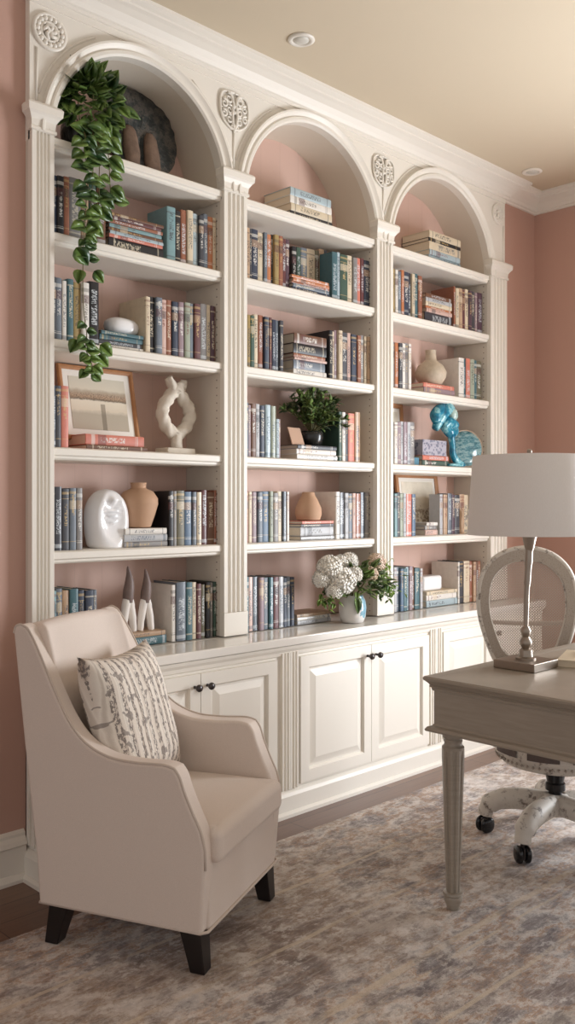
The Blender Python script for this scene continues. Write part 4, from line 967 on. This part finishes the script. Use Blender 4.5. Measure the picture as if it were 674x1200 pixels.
# right bay, fourth shelf: patterned box, blue sculpture, round glass plate
z0 = stack_top(3, 'D')
def boxmat():
    n = NT('grey_patterned_box_card'); v = n.coord('Object')
    vo = n.n('ShaderNodeTexVoronoi', in_Vector=v, in_Scale=52.0); f = n.math('GREATER_THAN', vo.outputs['Distance'], 0.42)
    return n.fin(n.mix(f, s2l((122, 122, 138)), s2l((172, 168, 178))), 0.7)
bx = tag(empty('storage_box', (3.985, 0.11, z0+0.0005)), 'grey patterned box on coral book, fourth shelf of right bay', 'box')
b = NB(); box(b, -0.115, 0.10, -0.07, 0.075, 0, 0.062); finish(b, 'body', boxmat(), bx, bevel=0.002)
b = NB(); box(b, -0.117, 0.102, -0.072, 0.077, 0.062, 0.084); finish(b, 'lid', boxmat(), bx, bevel=0.002)
b = NB(); box(b, 3.80, 3.852, 0.05, 0.17, 1.524, 1.565); o = finish(b, 'small_box', paint('teal_box_card', (70, 124, 146), 0.5), bevel=0.002); tag(o, 'small teal box left of coral book, fourth shelf of right bay', 'box')
gp = tag(empty('glass_plate', (4.325, 0.070, 1.5235), rot=(-0.10, 0, -0.45)), 'round teal glass plate with tan rim, fourth shelf of right bay', 'plate')
def platemat():
    n = NT('teal_glass_plate'); v = n.coord('Object'); f = n.noise(n.coord('Object', scale=(1, 1, 2.5)), 26, 6, 0.7)
    return n.fin(n.ramp(f, [(0.36, s2l((48, 92, 104))), (0.48, s2l((92, 140, 150))), (0.58, s2l((160, 186, 186))), (0.7, s2l((70, 120, 134)))]), 0.1)
b = NB(); lathe(b, [(0, 0.006), (0.07, 0.006), (0.098, -0.002), (0.104, -0.004), (0.103, 0.002), (0.07, 0.012), (0, 0.012)], 48, M4=Matrix.Translation((0, 0, 0.112)) @ Matrix.Rotation(PI/2, 4, 'X')); finish(b, 'plate', platemat(), gp, smooth=True)
b = NB(); tube(b, [(0.106*math.cos(2*PI*k/48), 0.002, 0.112+0.106*math.sin(2*PI*k/48)) for k in range(48)], 0.006, 8, True); finish(b, 'rim', paint('tan_glazed_rim', (176, 156, 136), 0.25), gp, smooth=True)
bs_ = tag(empty('blue_sculpture', (4.09, 0.035, 1.524)), 'glossy teal and white curling ceramic sculpture, fourth shelf of right bay', 'sculpture')
b = NB()
# the body: rises behind the box, curls over into a small rounded head and sweeps down to a tail on the shelf
def blend(pts, rad, fl=1.0): 
    pp = spline(pts, 6); n = len(pp); R = []
    for i in range(n):
        u = i/(n-1)*(len(rad)-1); k = min(int(u), len(rad)-2); R.append(rad[k]+(rad[k+1]-rad[k])*(u-k))
    tube(b, pp, R, 18, flat=fl)
blend([(-0.115, -0.01, 0.235), (-0.11, 0.0, 0.275), (-0.075, 0.0, 0.305), (-0.03, 0, 0.33)], [0.022, 0.034, 0.034, 0.018])
blend([(-0.115, 0.0, 0.20), (-0.07, -0.005, 0.27), (-0.015, -0.01, 0.315), (0.03, -0.01, 0.31)], [0.02, 0.034, 0.036, 0.02])
blend([(-0.06, -0.01, 0.215), (-0.01, -0.015, 0.24), (0.05, -0.01, 0.232), (0.085, -0.005, 0.238)], [0.026, 0.034, 0.028, 0.01])
blend([(-0.055, -0.01, 0.22), (-0.005, -0.02, 0.185), (0.045, -0.012, 0.195), (0.07, -0.005, 0.22)], [0.022, 0.03, 0.026, 0.012])
blend([(0.0, -0.02, 0.18), (0.022, -0.015, 0.12), (0.03, -0.012, 0.07), (0.075, -0.01, 0.03), (0.13, -0.012, 0.016)], [0.022, 0.016, 0.018, 0.022, 0.012])
finish(b, 'curled_body', M['bluglass'], bs_, smooth=True)
b = NB(); superell(b, 0.03, 0.022, 0.034, 2.2, M4=Matrix.Translation((0.012, -0.028, 0.285)) @ Matrix.Rotation(-0.4, 4, 'Y'))
finish(b, 'head', stone('speckled_aqua_glaze', (120, 170, 168), (214, 220, 206), 120, 0.2), bs_, smooth=True)
b = NB(); superell(b, 0.075, 0.03, 0.010, 3.0, M4=Matrix.Translation((0.07, -0.004, 0.010))); finish(b, 'foot', M['bluglass'], bs_, smooth=True)

# right bay, worktop: white rounded box on the stack
b = NB(); box(b, -0.085, 0.085, -0.045, 0.045, 0, 0.080); o = finish(b, 'white_box', M['porcelain'], bevel=0.016, seg=5); o.location = (3.985, 0.10, stack_top(3, 'F')+0.0005)
tag(o, 'white rounded box on pale books at worktop level of right bay', 'box')
# slim white standing frame beside the cream book, fifth shelf right bay
t = tag(empty('candle_holder', (4.262, 0.012, 1.1485)), 'slim white candle holder before the tan books, fifth shelf of right bay', 'candle holder')
b = NB(); lathe(b, [(0.020, 0), (0.020, 0.006), (0.008, 0.014), (0.007, 0.085), (0.017, 0.095), (0.017, 0.105), (0, 0.105)], 20); finish(b, 'stand', M['whitestone'], t, smooth=True)
b = NB(); lathe(b, [(0.011, 0.105), (0.011, 0.135), (0.009, 0.138), (0, 0.138)], 16); finish(b, 'candle', M['petal'], t, smooth=True)

# ================================================================ armchair (local x = forward, y = across, z = up)
AR = empty('armchair', (1.322, -0.472, 0.0)); AR.rotation_euler = (0, 0, -math.radians(64.6)); AZ = 0.013; AR.location.z = AZ
tag(AR, 'beige linen upholstered armchair with sloping arms and black tapered legs', 'armchair')
W = 0.575
side = [(-0.104, 0.915), (-0.058, 0.55), (-0.015, 0.25), (-0.005, 0.118), (0.535, 0.118), (0.548, 0.30), (0.548, 0.355)]
front = spline([(0.548, 0.355), (0.536, 0.405), (0.512, 0.455), (0.488, 0.51), (0.474, 0.55), (0.458, 0.573)], 5)
top = spline([(0.458, 0.573), (0.42, 0.580), (0.33, 0.576), (0.24, 0.582), (0.16, 0.614), (0.10, 0.672), (0.045, 0.762), (0.0, 0.845), (-0.032, 0.90), (-0.055, 0.932)], 5)
cap = spline([(-0.055, 0.932), (-0.078, 0.942), (-0.097, 0.935), (-0.104, 0.915)], 4)
outline = [Vector((p[0], p[1], 0)) for p in side]+front[1:]+top[1:]+cap[1:-1]
def side_panel(sgn):
    th = 0.062; b = NB()
    def yy(z, inner):
        fl = (z-0.12)*0.035
        y = (0.0-fl if not inner else th-fl*0.6)
        return y if sgn < 0 else W-y
    A = [b.verts.new((p.x, yy(p.y, False), p.y)) for p in outline]; B = [b.verts.new((p.x, yy(p.y, True), p.y)) for p in outline]
    n = len(A); b.faces.new(A); b.faces.new(B[::-1])
    for i in range(n): b.faces.new((A[i], B[i], B[(i+1) % n], A[(i+1) % n]))
    o = finish(b, 'side_panel', M['linen'], AR, bevel=0.020, seg=5, angle=40)
    b = NB()
    k = outline[5:]+[outline[0]]
    tube(b, [(p.x, (0.006-(p.y-0.12)*0.035 if sgn < 0 else W-0.006+(p.y-0.12)*0.035), p.y) for p in k], 0.0042, 8)
    finish(b, 'piping', M['piping'], o, smooth=True)
    # gathered inner edge seam of the arm front
    return o
side_panel(-1); side_panel(1)
# back rest: padded slab leaning back between the sides with a gently arched top
b = NB(); ny, nz = 14, 16; Fv, Bv = [], []
for i in range(nz+1):
    v = i/nz; rf, rb_ = [], []
    for j in range(ny+1):
        u = j/ny; y = 0.028+(W-0.056)*u; arch = 0.008*math.sin(PI*u)
        z = 0.13+(0.938+arch-0.13)*v
        xf = 0.17-0.215*v**1.1; 
        xf += 0.020*math.sin(PI*u)**0.6*math.sin(PI*min(1, v*1.05))*1.0 - 0.0
        xf += 0.035*(abs(2*u-1)**6)
        xb = 0.0-0.100*v
        if v == 1: xf -= 0.0
        rf.append(b.verts.new((xf, y, z))); rb_.append(b.verts.new((xb, y, z)))
    Fv.append(rf); Bv.append(rb_)
for i in range(nz):
    for j in range(ny):
        b.faces.new((Fv[i][j], Fv[i][j+1], Fv[i+1][j+1], Fv[i+1][j])); b.faces.new((Bv[i][j+1], Bv[i][j], Bv[i+1][j], Bv[i+1][j+1]))
for j in range(ny):
    b.faces.new((Fv[-1][j], Fv[-1][j+1], Bv[-1][j+1], Bv[-1][j])); b.faces.new((Fv[0][j+1], Fv[0][j], Bv[0][j], Bv[0][j+1]))
for i in range(nz):
    b.faces.new((Fv[i][0], Fv[i+1][0], Bv[i+1][0], Bv[i][0])); b.faces.new((Fv[i+1][-1], Fv[i][-1], Bv[i][-1], Bv[i+1][-1]))
finish(b, 'backrest', M['linen'], AR, bevel=0.022, seg=5, angle=50)
# seat cushion with crowned top
b = NB(); nx, ny = 16, 16; T, Bt = [], []
for i in range(nx+1):
    a, c = [], []
    for j in range(ny+1):
        u, v = i/nx, j/ny; x = 0.13+0.445*u; y = 0.052+(W-0.104)*v
        if u > 0.8: y = 0.052-0.018*min(1, (u-0.8)*6)+(W-0.104+0.036*min(1, (u-0.8)*6))*v
        crown = 0.018*(1-(2*v-1)**4)*(1-abs(2*u-1)**4)
        a.append(b.verts.new((x, y, 0.400+crown))); c.append(b.verts.new((x, y, 0.300)))
    T.append(a); Bt.append(c)
for i in range(nx):
    for j in range(ny): b.faces.new((T[i][j], T[i+1][j], T[i+1][j+1], T[i][j+1])); b.faces.new((Bt[i][j], Bt[i][j+1], Bt[i+1][j+1], Bt[i+1][j]))
for i in range(nx): b.faces.new((T[i+1][0], T[i][0], Bt[i][0], Bt[i+1][0])); b.faces.new((T[i][-1], T[i+1][-1], Bt[i+1][-1], Bt[i][-1]))
for j in range(ny): b.faces.new((T[0][j+1], T[0][j], Bt[0][j], Bt[0][j+1])); b.faces.new((T[-1][j], T[-1][j+1], Bt[-1][j+1], Bt[-1][j]))
finish(b, 'seat_cushion', M['linen'], AR, bevel=0.026, seg=5, angle=50)
b = NB(); box(b, 0.02, 0.545, 0.03, W-0.03, 0.118, 0.312); finish(b, 'seat_base', M['linen'], AR, bevel=0.012, seg=3)
b = NB(); tube(b, [(-0.004, 0.004, 0.122), (0.53, 0.004, 0.122), (0.546, 0.02, 0.122), (0.546, W-0.02, 0.122), (0.53, W-0.004, 0.122), (-0.004, W-0.004, 0.122)], 0.0045, 8, True); finish(b, 'base_piping', M['piping'], AR, smooth=True)
for (x, y, dx, dy) in ((0.026, 0.008, -0.02, -0.0), (0.462, 0.010, 0.010, 0.0), (0.466, W-0.074, 0.010, 0.0), (0.022, W-0.074, -0.02, 0.0)):
    b = NB(); s0, s1 = 0.064, 0.045
    vs0 = [b.verts.new((x+a*s0, y+c*s0, 0.119)) for a, c in ((0, 0), (1, 0), (1, 1), (0, 1))]
    cx0 = x+(s0-s1)*(0.0 if dx < 0 else 1.0)+dx; cy0 = y+(s0-s1)/2
    vs1 = [b.verts.new((cx0+a*s1, cy0+c*s1, 0.0)) for a, c in ((0, 0), (1, 0), (1, 1), (0, 1))]
    b.faces.new(vs0); b.faces.new(vs1[::-1])
    for k in range(4): b.faces.new((vs0[k], vs1[k], vs1[(k+1) % 4], vs0[(k+1) % 4]))
    finish(b, 'leg', M['blackwood'], AR, bevel=0.003, seg=2)
# the chair narrows a little towards its back
for ch in list(AR.children)+[q for c in AR.children for q in c.children]:
    for v in ch.data.vertices:
        k = 1-0.165*min(1, max(0, (0.40-v.co.x)/0.45))*(0.25+0.75*min(1, max(0, v.co.z/0.9))); v.co.y = W/2+(v.co.y-W/2)*k
# pillow leaning against the back
def cushion(S, T):
    b = NB(); n = 26; top, bot = [], []
    for i in range(n+1):
        a, c = [], []
        for j in range(n+1):
            u, v = 2*i/n-1, 2*j/n-1
            pin = 1-0.055*(1-abs(v)**2.2) if True else 1; piv = 1-0.055*(1-abs(u)**2.2)
            x, y = u*S/2*pin*1.0, v*S/2*piv
            x = u*S/2*(1-0.12*(1-v*v)*abs(u)**2); y = v*S/2*(1-0.12*(1-u*u)*abs(v)**2)
            h = T/2*((1-u**4)*(1-v**4))**0.55
            wr = noise.noise(Vector((u*2.2, v*2.2, 3)))*0.008*(1-max(abs(u), abs(v))**4)
            a.append(b.verts.new((x, y, h+wr)))
            c.append(a[-1] if (i in (0, n) or j in (0, n)) else b.verts.new((x, y, -h+wr*0.4)))
        top.append(a); bot.append(c)
    for i in range(n):
        for j in range(n):
            b.faces.new((top[i][j], top[i+1][j], top[i+1][j+1], top[i][j+1]))
            f = [bot[i][j], bot[i][j+1], bot[i+1][j+1], bot[i+1][j]]
            try: b.faces.new(f)
            except ValueError: pass
    return b
o = finish(cushion(0.445, 0.15), 'pillow', M['pillow'], smooth=True)
AM = Matrix.Translation(AR.location) @ Matrix.Rotation(AR.rotation_euler.z, 4, 'Z')
# pillow axes in the chair's frame: face normal looks forward and up
PM = Matrix.Translation((0.166, 0.262, 0.635)) @ Matrix.Rotation(0.05, 4, 'Z') @ Matrix.Rotation(PI/2-0.30, 4, 'Y') @ Matrix.Rotation(PI/2-0.02, 4, 'Z')
o.matrix_world = AM @ PM
tag(o, 'patterned grey and cream striped throw pillow on the armchair', 'pillow')

# ================================================================ desk
DX0, DX1, DY0, DY1 = 2.348, 3.90, -1.88, -1.108
DK = tag(empty('desk', (3.12, -1.49, 0.012)), 'grey brown washed wood desk with moulded edge and tapered legs', 'desk')
def D(b, nm, mat=None, par=None, **kw):
    o = finish(b, nm, mat or M['desk'], **kw); o.parent = par or DK
    if par is None: o.location = (-3.12, 1.49, -0.012)
    return o
def ring_path(x0, x1, y0, y1): return [(x0, y1), (x0, y0), (x1, y0), (x1, y1)]
i = 0.022; x0, x1, y0, y1 = DX0+i, DX1-i, DY0+i, DY1-i
b = NB()
# right of path = outside when walking x0,y1 -> x0,y0 -> x1,y0 -> x1,y1
sweep(b, ring_path(x0, x1, y0, y1), [(-0.02, 0.728), (0.0, 0.728), (0.004, 0.730), (0.010, 0.738), (0.016, 0.744), (0.021, 0.748), (0.022, 0.755), (0.018, 0.760), (-0.02, 0.760)], True)
box(b, x0-0.0, x1, y0, y1, 0.735, 0.7598)
D(b, 'desktop')
b = NB()
j = 0.026; ax0, ax1, ay0, ay1 = DX0+j, DX1-j, DY0+j, DY1-j
sweep(b, ring_path(ax0, ax1, ay0, ay1), [(0, 0.734), (0.006, 0.733), (0.012, 0.728), (0.006, 0.722), (0.004, 0.714), (0, 0.712), (0, 0.606), (0.004, 0.600), (0.016, 0.596), (0.022, 0.588), (0.020, 0.582), (0.004, 0.578), (-0.02, 0.578), (-0.02, 0.734)], True)
D(b, 'apron')
def dleg(cx, cy):
    b = NB()
    lathe(b, [(0.034, 0.580), (0.034, 0.566), (0.028, 0.562), (0.031, 0.556), (0.028, 0.548), (0.030, 0.541), (0.036, 0.536), (0.036, 0.528)], 28, c=(cx, cy, 0))
    # eight-sided tapering shaft with a groove down each face
    n = 8; rings = []
    for z, R in ((0.530, 0.037), (0.50, 0.037), (0.06, 0.0225)):
        ring = []
        for k in range(n):
            a0 = 2*PI*(k-0.5)/n; a1 = 2*PI*(k+0.5)/n; p0 = Vector((math.cos(a0), math.sin(a0)))*R; p1 = Vector((math.cos(a1), math.sin(a1)))*R
            nn = Vector((math.cos(2*PI*k/n), math.sin(2*PI*k/n)))
            for t, dp in ((0.0, 0), (0.32, 0), (0.36, -0.10), (0.64, -0.10), (0.68, 0)):
                q = p0.lerp(p1, t)+nn*dp*R*(0 if z > 0.52 else 1); ring.append(b.verts.new((cx+q.x, cy+q.y, z)))
        rings.append(ring)
    for ra, rb in zip(rings, rings[1:]):
        m = len(ra)
        for k in range(m): b.faces.new((ra[k], ra[(k+1) % m], rb[(k+1) % m], rb[k]))
    b.faces.new(rings[0]); b.faces.new(rings[-1][::-1])
    lathe(b, [(0.022, 0.070), (0.032, 0.068), (0.034, 0.062), (0.028, 0.056), (0.030, 0.050), (0.029, 0.040), (0.022, 0.024), (0.019, 0.012), (0.021, 0.001+0.012), (0.0, 0.0125)], 24, c=(cx, cy, 0))
    D(b, 'leg', smooth='auto')
for cx in (DX0+0.058, DX1-0.058):
    for cy in (DY1-0.078, DY0+0.078): dleg(cx, cy)
b = NB(); 
for k in range(3):
    xa = ax0+0.09+k*0.445; R_ = [[b.verts.new(p) for p in ((xa+i_, ay1+yy, 0.615+i_*0.6), (xa+0.42-i_, ay1+yy, 0.615+i_*0.6), (xa+0.42-i_, ay1+yy, 0.705-i_*0.6), (xa+i_, ay1+yy, 0.705-i_*0.6))] for i_, yy in ((0, 0), (0, 0.003), (0.012, 0.005))]
    for a_, c_ in zip(R_, R_[1:]):
        for q in range(4): b.faces.new((a_[q], a_[(q+1) % 4], c_[(q+1) % 4], c_[q]))
    b.faces.new(R_[-1])
D(b, 'drawer_front')

# table lamp
LX, LY = 2.722, -1.262
lp = tag(empty('table_lamp', (LX, LY, 0.7605)), 'brushed metal table lamp with white drum shade on the desk', 'table lamp')
b = NB(); box(b, -0.078, 0.078, -0.078, 0.078, 0, 0.028); finish(b, 'base', M['steel'], lp, bevel=0.002, seg=2)
b = NB(); lathe(b, [(0.034, 0.028), (0.034, 0.034), (0.024, 0.038), (0.022, 0.060), (0.014, 0.066), (0.020, 0.078), (0.021, 0.090), (0.012, 0.104), (0.016, 0.116), (0.018, 0.126), (0.011, 0.140), (0.0, 0.141)], 28); finish(b, 'baluster', M['steel'], lp, smooth='auto')
b = NB(); tube(b, spline([(0, 0, 0.13), (0.001, -0.001, 0.18), (0.004, -0.002, 0.26), (0.010, -0.004, 0.34), (0.014, -0.006, 0.42)], 6), [0.0085]*8+[0.009]*6+[0.011]*5+[0.013]*6, 14); finish(b, 'stem', M['steel'], lp, smooth=True)
b = NB(); lathe(b, [(0.012, 0.395), (0.017, 0.412), (0.028, 0.462), (0.033, 0.500), (0.026, 0.502), (0.0, 0.50)], 24, c=(0.014, -0.006, 0)); finish(b, 'socket_cup', M['steel'], lp, smooth='auto')
b = NB(); r0, r1, z0_, z1_ = 0.208, 0.190, 0.452, 0.722
lathe(b, [(r0, z0_), (r0+0.001, z0_+0.004), (r1+0.001, z1_-0.004), (r1, z1_), (r1-0.003, z1_), (r0-0.003, z0_)], 72, c=(0.014, -0.006, 0)); b.faces.ensure_lookup_table()
for f in [f for f in b.faces if len(f.verts) > 4]: b.faces.remove(f)
bmesh.ops.remove_doubles(b, verts=b.verts, dist=1e-6)
# close the inside skin
finish(b, 'lamp_shade', M['shade'], lp, smooth='auto')
b = NB()
for k in range(3):
    a = 2*PI*k/3; tube(b, [(0.014, -0.006, 0.70), (0.014+0.188*math.cos(a), -0.006+0.188*math.sin(a), 0.715)], 0.002, 6)
tube(b, [(0.014, -0.006, 0.50), (0.014, -0.006, 0.71)], 0.003, 8); finish(b, 'shade_carrier', M['steel'], lp, smooth=True)
b = NB(); lathe(b, [(0.006, 0.705), (0.006, 0.722), (0.004, 0.726), (0.009, 0.734), (0.008, 0.744), (0, 0.747)], 16, c=(0.014, -0.006, 0)); finish(b, 'finial', M['steel'], lp, smooth=True)

# notebook and pen on the desk
nb = make_book(0.024, 0.17, 0.23, 'cream', 2); nb.name = 'notebook'
nb.rotation_euler = (0, -PI/2, 0.0); nb.location = (3.085, -1.41, 0.7605); nb.rotation_euler = Matrix.Rotation(0.35, 3, 'Z').to_4x4().to_3x3().__matmul__(Matrix.Rotation(-PI/2, 3, 'Y')).to_euler()
tag(nb, 'thick cream notebook lying on the desk beside the lamp', 'notebook')
t = tag(empty('pen', (2.965, -1.34, 0.7925), rz=0.5), 'black and gold pen lying on the cream notebook', 'pen')
b = NB(); tube(b, [(-0.06, 0, 0), (-0.058, 0, 0), (0.03, 0, 0), (0.058, 0, 0)], [0.002, 0.0065, 0.0065, 0.005], 12); finish(b, 'barrel', M['blackplastic'], t, smooth=True)
b = NB(); tube(b, [(0.058, 0, 0), (0.066, 0, 0), (0.074, 0, 0)], [0.006, 0.007, 0.003], 12); finish(b, 'cap_end', M['gold'], t, smooth=True)

# ================================================================ desk chair
DC = empty('desk_chair', (3.16, -1.13, 0.012)); fd = math.atan2(-0.62, -0.78); DC.rotation_euler = (0, 0, fd)
tag(DC, 'round-backed desk chair with woven mesh back on castors', 'desk chair')
# local x forward (towards the desk front), y across, z up
BXO = -0.34
def back_outline(s, n=64):
    pts = [(0, 0.605), (0.125, 0.62), (0.185, 0.72), (0.222, 0.86), (0.205, 1.00), (0.125, 1.085), (0, 1.115), (-0.125, 1.085), (-0.205, 1.00), (-0.222, 0.86), (-0.185, 0.72), (-0.125, 0.62)]
    cz = 0.86
    return [Vector((BXO-(q.y-0.6)*0.10, q.x*s*0.90-0.055, cz+(q.y-cz)*s)) for q in spline([(p[0], p[1]) for p in pts], 6, True)]
def frame_ring(s, rad, flat):
    b = NB(); tube(b, back_outline(s), rad, 12, True, flat); return b
b = NB(); oo, ii = back_outline(1.0), back_outline(0.81); n = len(oo); R4 = []
for dx, arr, k in ((0.012, oo, 0), (0.016, ii, 0), (-0.016, ii, 0), (-0.012, oo, 0)): R4.append([b.verts.new((p.x+dx, p.y, p.z)) for p in arr])
for q in range(4):
    A_, B_ = R4[q], R4[(q+1) % 4]
    for k in range(n): b.faces.new((A_[k], A_[(k+1) % n], B_[(k+1) % n], B_[k]))
finish(b, 'back_frame', M['chairframe'], DC, smooth='auto')
finish(frame_ring(1.0, 0.013, 1.0), 'frame_edge', M['oldwhite'], DC, smooth=True)
finish(frame_ring(0.81, 0.0055, 1.0), 'inner_edge', M['oldwhite'], DC, smooth=True)
b = NB(); ii = back_outline(0.82); c = b.verts.new((BXO-0.026-0.035, -0.055, 0.86)); rg = [ [b.verts.new(Vector((p.x, p.y, p.z)).lerp(Vector((BXO-0.026-0.035, -0.055, 0.86)), t)) for p in ii] for t in (0, 0.33, 0.66)]
for A_, B_ in zip(rg, rg[1:]):
    for k in range(len(ii)): b.faces.new((A_[k], A_[(k+1) % len(ii)], B_[(k+1) % len(ii)], B_[k]))
for k in range(len(ii)): b.faces.new((rg[-1][k], rg[-1][(k+1) % len(ii)], c))
o = finish(b, 'mesh_back', M['cane'], DC, smooth=True)
b = NB(); tube(b, [(BXO-0.03, -0.235, 0.80), (BXO-0.075, -0.15, 0.79), (BXO-0.08, -0.055, 0.788), (BXO-0.075, 0.04, 0.79), (BXO-0.03, 0.125, 0.80)], 0.010, 10); finish(b, 'back_bar', M['chairframe'], DC, smooth=True)
b = NB()
for sy in (-1, 1): tube(b, spline([(-0.20, sy*0.14, 0.40), (-0.30, sy*0.15, 0.45), (-0.345, sy*0.12-0.04, 0.55), (BXO-0.005, sy*0.11-0.055, 0.63)], 5), 0.016, 10)
finish(b, 'back_support', M['oldwhite'], DC, smooth=True)
# seat: round carved apron with dark woven panels, cushion above
b = NB(); lathe(b, [(0.0, 0.305), (0.17, 0.305), (0.200, 0.315), (0.216, 0.330), (0.220, 0.345), (0.226, 0.350), (0.231, 0.375), (0.228, 0.425), (0.237, 0.432), (0.237, 0.448), (0.222, 0.455), (0, 0.455)], 64)
finish(b, 'seat_apron', M['oldwhite'], DC, smooth='auto')
for k in range(9):
    a0 = 2*PI*(k+0.14)/9; a1 = 2*PI*(k+0.86)/9; b = NB(); q = 8
    G0 = [[b.verts.new((rr_*math.cos(a0+(a1-a0)*t/q), rr_*math.sin(a0+(a1-a0)*t/q), z)) for t in range(q+1)] for rr_, z in ((0.226, 0.364), (0.237, 0.366), (0.236, 0.416), (0.226, 0.420))]
    for A_, B_ in zip(G0, G0[1:]):
        for t in range(q): b.faces.new((A_[t], A_[t+1], B_[t+1], B_[t]))
    finish(b, 'woven_panel', M['darkweave'], DC, smooth='auto')
b = NB()
for k in range(60):
    a = 2*PI*k/60; superpt = Matrix.Translation((0.222*math.cos(a), 0.222*math.sin(a), 0.338)) @ Matrix.Rotation(a, 4, 'Z')
    lathe(b, [(0, -0.007), (0.006, 0), (0, 0.007)], 6, M4=superpt)
finish(b, 'carved_beads', M['chairframe'], DC, smooth=True)
b = NB(); lathe(b, [(0.0, 0.455), (0.212, 0.455), (0.224, 0.470), (0.216, 0.492), (0.16, 0.505), (0, 0.510)], 48); finish(b, 'seat_cushion', M['darkweave'], DC, smooth=True)
b = NB(); lathe(b, [(0.052, 0.306), (0.048, 0.285), (0.036, 0.255), (0.032, 0.235), (0.038, 0.230), (0.038, 0.205), (0.026, 0.20), (0.024, 0.13), (0, 0.13)], 28); finish(b, 'column', M['blackplastic'], DC, smooth='auto')
b = NB(); lathe(b, [(0.0, 0.19), (0.045, 0.188), (0.058, 0.170), (0.060, 0.125), (0.045, 0.110), (0, 0.108)], 28); finish(b, 'hub', M['oldwhite'], DC, smooth=True)
CR = 0.27
for k in range(5):
    a = math.radians(112-fd*180/PI)+2*PI*k/5; d = Vector((math.cos(a), math.sin(a), 0))
    b = NB(); pts = spline([d*0.03+Vector((0, 0, 0.150)), d*0.12+Vector((0, 0, 0.152)), d*0.20+Vector((0, 0, 0.142)), d*0.255+Vector((0, 0, 0.112)), d*CR+Vector((0, 0, 0.072))], 5)
    R = [0.042]*6+[0.041]*5+[0.038]*5+[0.030]*5; tube(b, pts, R[:len(pts)], 14)
    arm = finish(b, 'base_arm', M['oldwhite'], DC, smooth=True)
    b = NB(); tube(b, [p+Vector((0, 0, 0.030)) for p in pts[6:18]], 0.008, 8); finish(b, 'carved_ridge', M['chairframe'], arm, smooth=True)
    cs = empty('castor', d*CR+Vector((0, 0, 0.029)), rz=a+0.9); cs.parent = DC
    b = NB(); superell(b, 0.032, 0.014, 0.032, 2.3, 24, 12, M4=Matrix.Translation((0, -0.016, 0.0035))); finish(b, 'wheel', M['blackplastic'], cs, smooth=True)
    b = NB(); superell(b, 0.032, 0.014, 0.032, 2.3, 24, 12, M4=Matrix.Translation((0, 0.016, 0.0035))); finish(b, 'wheel', M['blackplastic'], cs, smooth=True)
    b = NB(); box(b, -0.02, 0.02, -0.004, 0.004, -0.01, 0.030); tube(b, [(0, 0, 0.02), (0, 0, 0.055)], 0.008, 10); finish(b, 'castor_fork', M['darksteel'], cs, bevel=0.002, seg=2)
